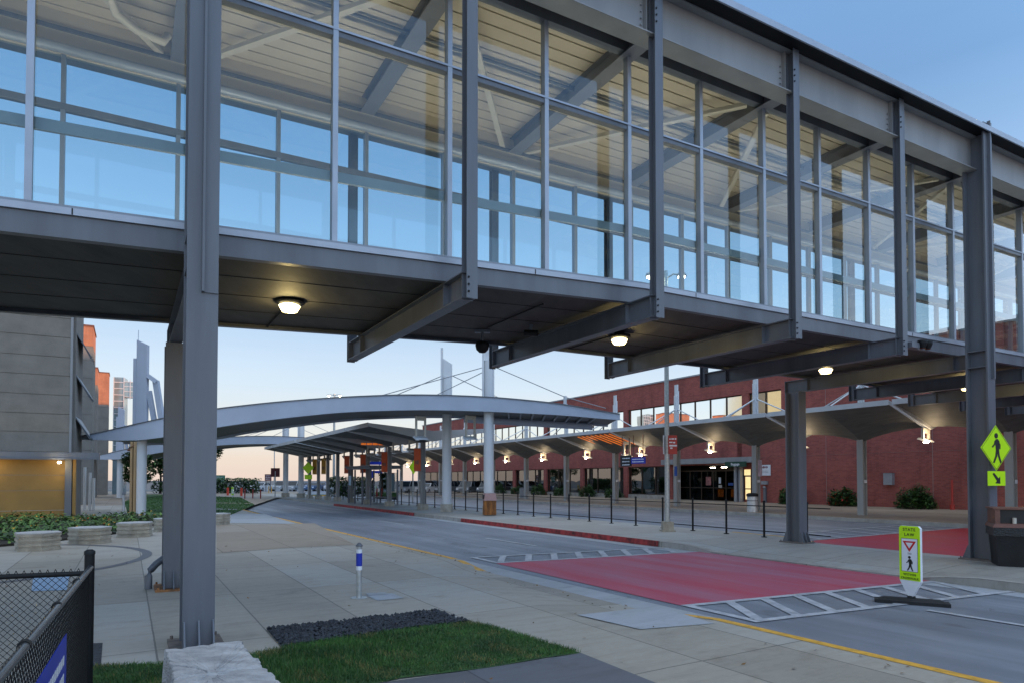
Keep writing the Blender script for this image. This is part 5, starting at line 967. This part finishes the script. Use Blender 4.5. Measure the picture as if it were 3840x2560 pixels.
# small things before the left building
t = thing('utility_post', G(497, 1940), 'tan wooden post with small box beside the left white mast', 'post'); g = MB(); g.box(-.12, -.02, -.05, .05, 0, 3.4); g.box(.04, .12, -.05, .05, 0, 3.4); g.build('post', M['wood'], t); g = MB(); g.bar((-.25, 0, 3.0), (.05, 0, 3.25), .1, .05); g.build('arm', M['brown'], t)
t = thing('path_bollard', G(463, 1925), 'pale slim bollard light on the lawn left of the wooden post', 'bollard'); g = MB(); g.cyl((0, 0, 0), (0, 0, .95), .06, n=10); g.build('post', M['white'], t); g = MB(); g.lathe([(.08, .95), (.08, 1.08), (.02, 1.1)]); g.build('cap', M['metalgrey'], t)
for i, x in enumerate((318, 338, 352)): t = thing('vent_pipe', AT(x, 1797, 36)-Vector((0, 0, 1.7)), 'pale vertical pipe before the left building, %s of three' % ('left', 'middle', 'right')[i], 'pipe', 'pale pipes by the left building'); g = MB(); g.cyl((0, 0, 0), (0, 0, 2.4-.3*i), .07, n=8); g.build('pipe', M['white'], t)
# ------------------------------------------------------------------ trees, hedges, bushes
def tree(p, h, r, label, cz=.66, n=4200, m='leafd'):
    t = thing('leafy_tree', p, label, 'tree'); g = MB(); g.tube([(0, 0, 0), (.05, 0, h*.25), (-.05, .03, h*.5), (0, 0, h*.8)], .1, 8, [.16*h/6, .12*h/6, .08*h/6, .03]); 
    for k in range(6): a = k*1.05; g.tube([(0, 0, h*(.3+.06*k)), (cos(a)*r*.4, sin(a)*r*.4, h*(.42+.06*k)), (cos(a)*r*.75, sin(a)*r*.75, h*(.5+.06*k))], .04, 6, [.06, .04, .015])
    g.build('trunk', M['bark'], t); g = MB(); cl_ = [(Vector((random.gauss(0, .42)*r, random.gauss(0, .42)*r, h*cz+random.gauss(0, .17)*h)), random.uniform(.22, .42)*r) for _ in range(24)]
    for k in range(n):
        c, q = random.choice(cl_); d = Vector((random.gauss(0, 1), random.gauss(0, 1), random.gauss(0, 1))); d = d.normalized()*q*random.uniform(.55, 1.05); g.cur = random.choice((0, 0, 1)); leafcard(g, c+d, random.uniform(.30, .60)*(h/6))
    g.build('crown', [M[m], M['leafg']], t); return t
tree((-31.9, 66, 0), 6.3, 2.3, 'dark green tree peeking right of the near bridge column'); tree((-43.5, 80, 0), 6.5, 2.7, 'green tree between the glass stair and the white masts'); tree((-33.6, 58, 0), 4.6, 1.4, 'small green tree right of the left white mast'); tree((-46.5, 95, 0), 7, 3.0, 'farther green tree beyond the left lawn')
def bush(p, w, h, label, red=0.0, n=900, name='round_bush', rz=0, box_=None):
    o_ = MB(); 
    for k in range(n):
        if box_: d = Vector((random.uniform(-.5, .5)*box_[0], random.uniform(-.5, .5)*box_[1], random.uniform(0, 1)*h)); 
        else:
            d = Vector((random.gauss(0, 1), random.gauss(0, 1), abs(random.gauss(0, 1)))).normalized(); q = random.uniform(.6, 1.0)*(1+.15*sin(d.x*7)+.1*sin(d.y*9)); d = Vector((d.x*w*q/2, d.y*w*q/2, d.z*h*q+.04))
        o_.cur = 2 if random.random() < red else random.choice((0, 0, 1)); leafcard(o_, d, random.uniform(.14, .28) if not box_ else random.uniform(.35, .6))
    m_ = o_.build(name, [M['leafd'], M['leafg'], M['flowerr']]); m_.location = p; m_.rotation_euler = (0, 0, rz); tag(m_, label, 'bush' if not box_ else 'hedge'); return m_
bush(T(39.9, 20.6), 2.1, 1.25, 'round dark bush by the brick wall right of the utility box', n=3200); bush(T(39.9, 25.1), 1.9, 1.1, 'bush with red flowers by the brick wall left of the utility box', .06, 3000); bush(T(39.9, 28.9), 1.7, 1.25, 'dark bush half hidden by the rear right bridge column', n=2600)
for i, v in enumerate((47.9, 52.0, 56.5, 61.0, 65.5, 70.0)): bush(T(39.7, v), 1.9, .9+.25*(i % 2), 'dark low shrub in front of the dark terminal windows, %s from the entrance' % 'first second third fourth fifth sixth'.split()[i], 0, 1500, 'low_shrub'); bpy.data.objects[-1] if False else None
bush((-37, 83, 0), 1, 1.9, 'clipped dark hedge between the lawn and the car park', n=2600, name='clipped_hedge', box_=(9, 2)); bush((-46.5, 100, -.2), 1, .9, 'low hedge under the green road sign', n=900, name='clipped_hedge', box_=(6, 1.2)); bush((-15.6, 66, 0), 1, 2.0, 'green hedge seen between the far island columns', n=1800, name='clipped_hedge', box_=(6, 2))
# ------------------------------------------------------------------ far signs, posts, lamps
def road_sign(px0, px1, py0, py1, Y, m, label, z0=0):
    a = AT(px0, py1, Y); b = AT(px1, py0, Y); t = thing('road_sign', ((a.x+b.x)/2, Y, RZ), label, 'sign'); w = (b.x-a.x)/2; g = MB(); g.box(-w, w, -.03, .03, a.z-RZ, b.z-RZ); g.build('panel', m, t)
    g = MB(); [g.box(s_*w*.7-.05, s_*w*.7+.05, .031, .12, 0, b.z-RZ-.1) for s_ in (-1, 1)]; g.build('post', M['steel'], t); hh = b.z-a.z
    g = MB(); [dashes(g, -w*.75, w*.75, a.z-RZ+hh*q, hh*.09, -.032, 90+int(q*10)) for q in (.75, .5, .25)]; g.build('lettering', M['signwhite'], t); return t
road_sign(803, 844, 1780, 1806, 95, M['green'], 'green highway sign beyond the near bridge column'); road_sign(993, 1018, 1776, 1800, 95, M['maroon'], 'maroon sign at the far end of the road')
for i, (x, y, m) in enumerate(((854, 1860, 'delin'), (905, 1862, 'delin'), (918, 1872, 'redkerb'), (948, 1872, 'redkerb'), (977, 1873, 'redkerb'), (1008, 1850, 'yellow'), (1018, 1850, 'yellow'))):
    q = G(x, y, RZ); t = thing('delineator_post', q, '%s coloured post across the far road, %s from the left' % ('orange' if m == 'delin' else ('dark red' if m == 'redkerb' else 'yellow'), 'first second third fourth fifth sixth seventh'.split()[i]), 'post', 'coloured posts across the far road'); g = MB(); g.cyl((0, 0, .03), (0, 0, 1.0), .055 if i > 1 else .12, n=10); g.build('post', M[m], t); g = MB(); g.cyl((0, 0, 0), (0, 0, .03), .18, n=10); g.build('foot', M['rubber'], t)
q = AT(1254, 1475, 75); lamp_pole((q.x, 75, 0), q.z, 'distant light pole with two lamps above the island canopies', .15, True, 1.25); q = AT(1029, 1690, 110); t = thing('flag_pole', (q.x, 110, 0), 'thin distant pole against the pink sky', 'pole'); g = MB(); g.cyl((0, 0, 0), (0, 0, 9), .08, n=8); g.build('pole', M['galv'], t)
t = thing('gate_sign', T(12.9, 69), 'round maroon sign board with lime crossing sign by the far canopy column', 'sign'); g = MB(); g.cyl((0, 0, 0), (0, 0, 2.6), .06, n=8); g.build('post', M['galv'], t); g = MB(); g.box(-.45, .45, -.03, .03, 2.0, 2.9); g.build('panel', M['maroon'], t)
t = thing('small_crossing_sign', T(13.6, 58.0, 0), 'lime green crossing sign under the far island canopies', 'sign'); g = MB(); g.cyl((0, .05, 0), (0, .05, 3.2), .05, n=8); g.build('post', M['galv'], t); g = MB(); g.prism([(0, 2.2), (.5, 2.75), (0, 3.3), (-.5, 2.75)], 0, .02, FR); g.prism([(-.3, 1.75), (.35, 1.75), (.35, 2.15), (-.3, 2.15)], 0, .02, FR); g.build('panel', M['lime'], t)
t = thing('small_crossing_sign', T(17.6, 43.5, 0), 'lime green sign seen edge on between the near island columns', 'sign', rz=1.0); g = MB(); g.cyl((0, .05, 0), (0, .05, 3.1), .05, n=8); g.build('post', M['galv'], t); g = MB(); g.prism([(0, 2.1), (.45, 2.6), (0, 3.1), (-.45, 2.6)], 0, .02, FR); g.build('panel', M['lime'], t)
t = thing('blue_road_sign', T(21.5, 62, 0), 'blue information signs beyond the island hedge', 'sign'); g = MB(); g.cyl((0, .05, 0), (0, .05, 3.6), .06, n=8); g.build('post', M['galv'], t); g = MB(); g.box(-1.0, .3, -.02, .02, 1.9, 2.6); g.box(-1.2, .4, -.02, .02, 3.2, 3.5); g.build('panel', M['blue'], t)
# ------------------------------------------------------------------ parked cars
def car_proto(suv, paint, label):
    t = thing('parked_car', (0, 0, 0), label, 'car', 'cars in the far car park'); H_ = 1.72 if suv else 1.45; Lc = 2.3
    low = [(-Lc, .35), (-Lc, .78), (-Lc+.1, .92), (-1.15, 1.0)]+([(1.95, 1.05), (Lc-.05, .9)] if suv else [(1.35, 1.0), (Lc-.1, .95)])+[(Lc, .7), (Lc, .35)]
    g = MB(); g.prism(low, -.88, .88, lambda x, z, y: (x, y, z)); g.build('body', paint, t)
    cab = [(-1.2, 1.0), (-.55, H_-.06), (-.35, H_), (1.5 if suv else .75, H_), (1.95 if suv else 1.45, 1.02)]
    g = MB(); ins = lambda x, z, y: (x, y*(1-.18*(z-1.0)), z); g.prism(cab, -.84, .84, ins); g.build('cabin', M['carglass'], t)
    g = MB(); g.prism([(-.5, H_-.06), (-.35, H_+.01), (1.5 if suv else .75, H_+.01), (1.6 if suv else .85, H_-.07)], -.75, .75, lambda x, z, y: (x, y*(1-.16*(z-1.0)), z))
    for x0, x1 in ((-1.2, -.5), (.3, .35), (1.95 if suv else 1.45, 1.5 if suv else .8)):
        for s_ in (-1, 1): g.bar((x0, s_*.85, 1.0), (x1, s_*.75, H_-.03), .07, .05)
    g.build('roof', paint, t)
    for x in (-1.45, 1.4):
        for s_ in (-1, 1):
            g = MB(); g.cyl((x, s_*.70, .34), (x, s_*.90, .34), .34, n=16); w = g.build('wheel', M['tyre'], t); g = MB(); g.cyl((x, s_*.901, .34), (x, s_*.91, .34), .2, n=12); g.build('rim', M['metalgrey'], w)
    for s_ in (-1, 1):
        g = MB(); g.box(-Lc-.01, -Lc+.05, s_*.7-.16, s_*.7+.16, .62, .76); g.build('headlight', M['signwhite'], t); g = MB(); g.box(Lc-.05, Lc+.01, s_*.72-.12, s_*.72+.12, .68, .82); g.build('tail_light', M['signred'], t)
    return t
protos = [car_proto(i % 2 == 1, p, 'x') for i, p in enumerate(M['paintw'])]
nmc = ['white', 'silver', 'blue', 'black', 'red', 'grey']; r_ = random.Random(3); first = set(); slots = []
for k in range(22): slots.append((-53+1.0*k*2.9, 106+ (k % 3)*1.2, r_.choice((0, 0, 0, 1, 1, 2, 3)), 1.45))
for k in range(14): slots.append((-42+k*2.9, 124, r_.choice((0, 1, 1, 2, 3, 4)), 1.5))
for k in range(8): slots.append((-22.5+k*2.75, 88, r_.choice((1, 2, 0, 5)), 1.3))
wd = ['first', 'second', 'third', 'fourth', 'fifth', 'sixth', 'seventh', 'eighth', 'ninth', 'tenth', 'eleventh', 'twelfth', 'thirteenth', 'fourteenth', 'fifteenth', 'sixteenth', 'seventeenth', 'eighteenth', 'nineteenth', 'twentieth', 'twenty first', 'twenty second']
for k, (x, y, c, rz) in enumerate(slots):
    o = protos[c] if c not in first else clone(protos[c], (0, 0, 0)); first.add(c); o.location = (x, y, -.2); o.rotation_euler = (0, 0, rz)
    row, idx = ('middle', k) if k < 22 else (('back', k-22) if k < 36 else ('front', k-36)); o['label'] = '%s parked car, %s from the left in the %s car park row' % (nmc[c], wd[idx], row)
for i, p in enumerate(protos):
    if i not in first:
        for ch in list(p.children):
            for c2 in list(ch.children): bpy.data.objects.remove(c2)
            bpy.data.objects.remove(ch)
        bpy.data.objects.remove(p)
# kerbed median far left
g = MB(); g.box(-40, -21.5, 73, 76.5, -.2, -.05); struct('median_kerb', g, M['yellow']); g = MB(); g.box(-39.8, -21.7, 73.2, 76.3, -.049, -.02); struct('median_lawn', g, M['lawn'])
for o in C.objects:
    if '_o' in o: del o['_o']
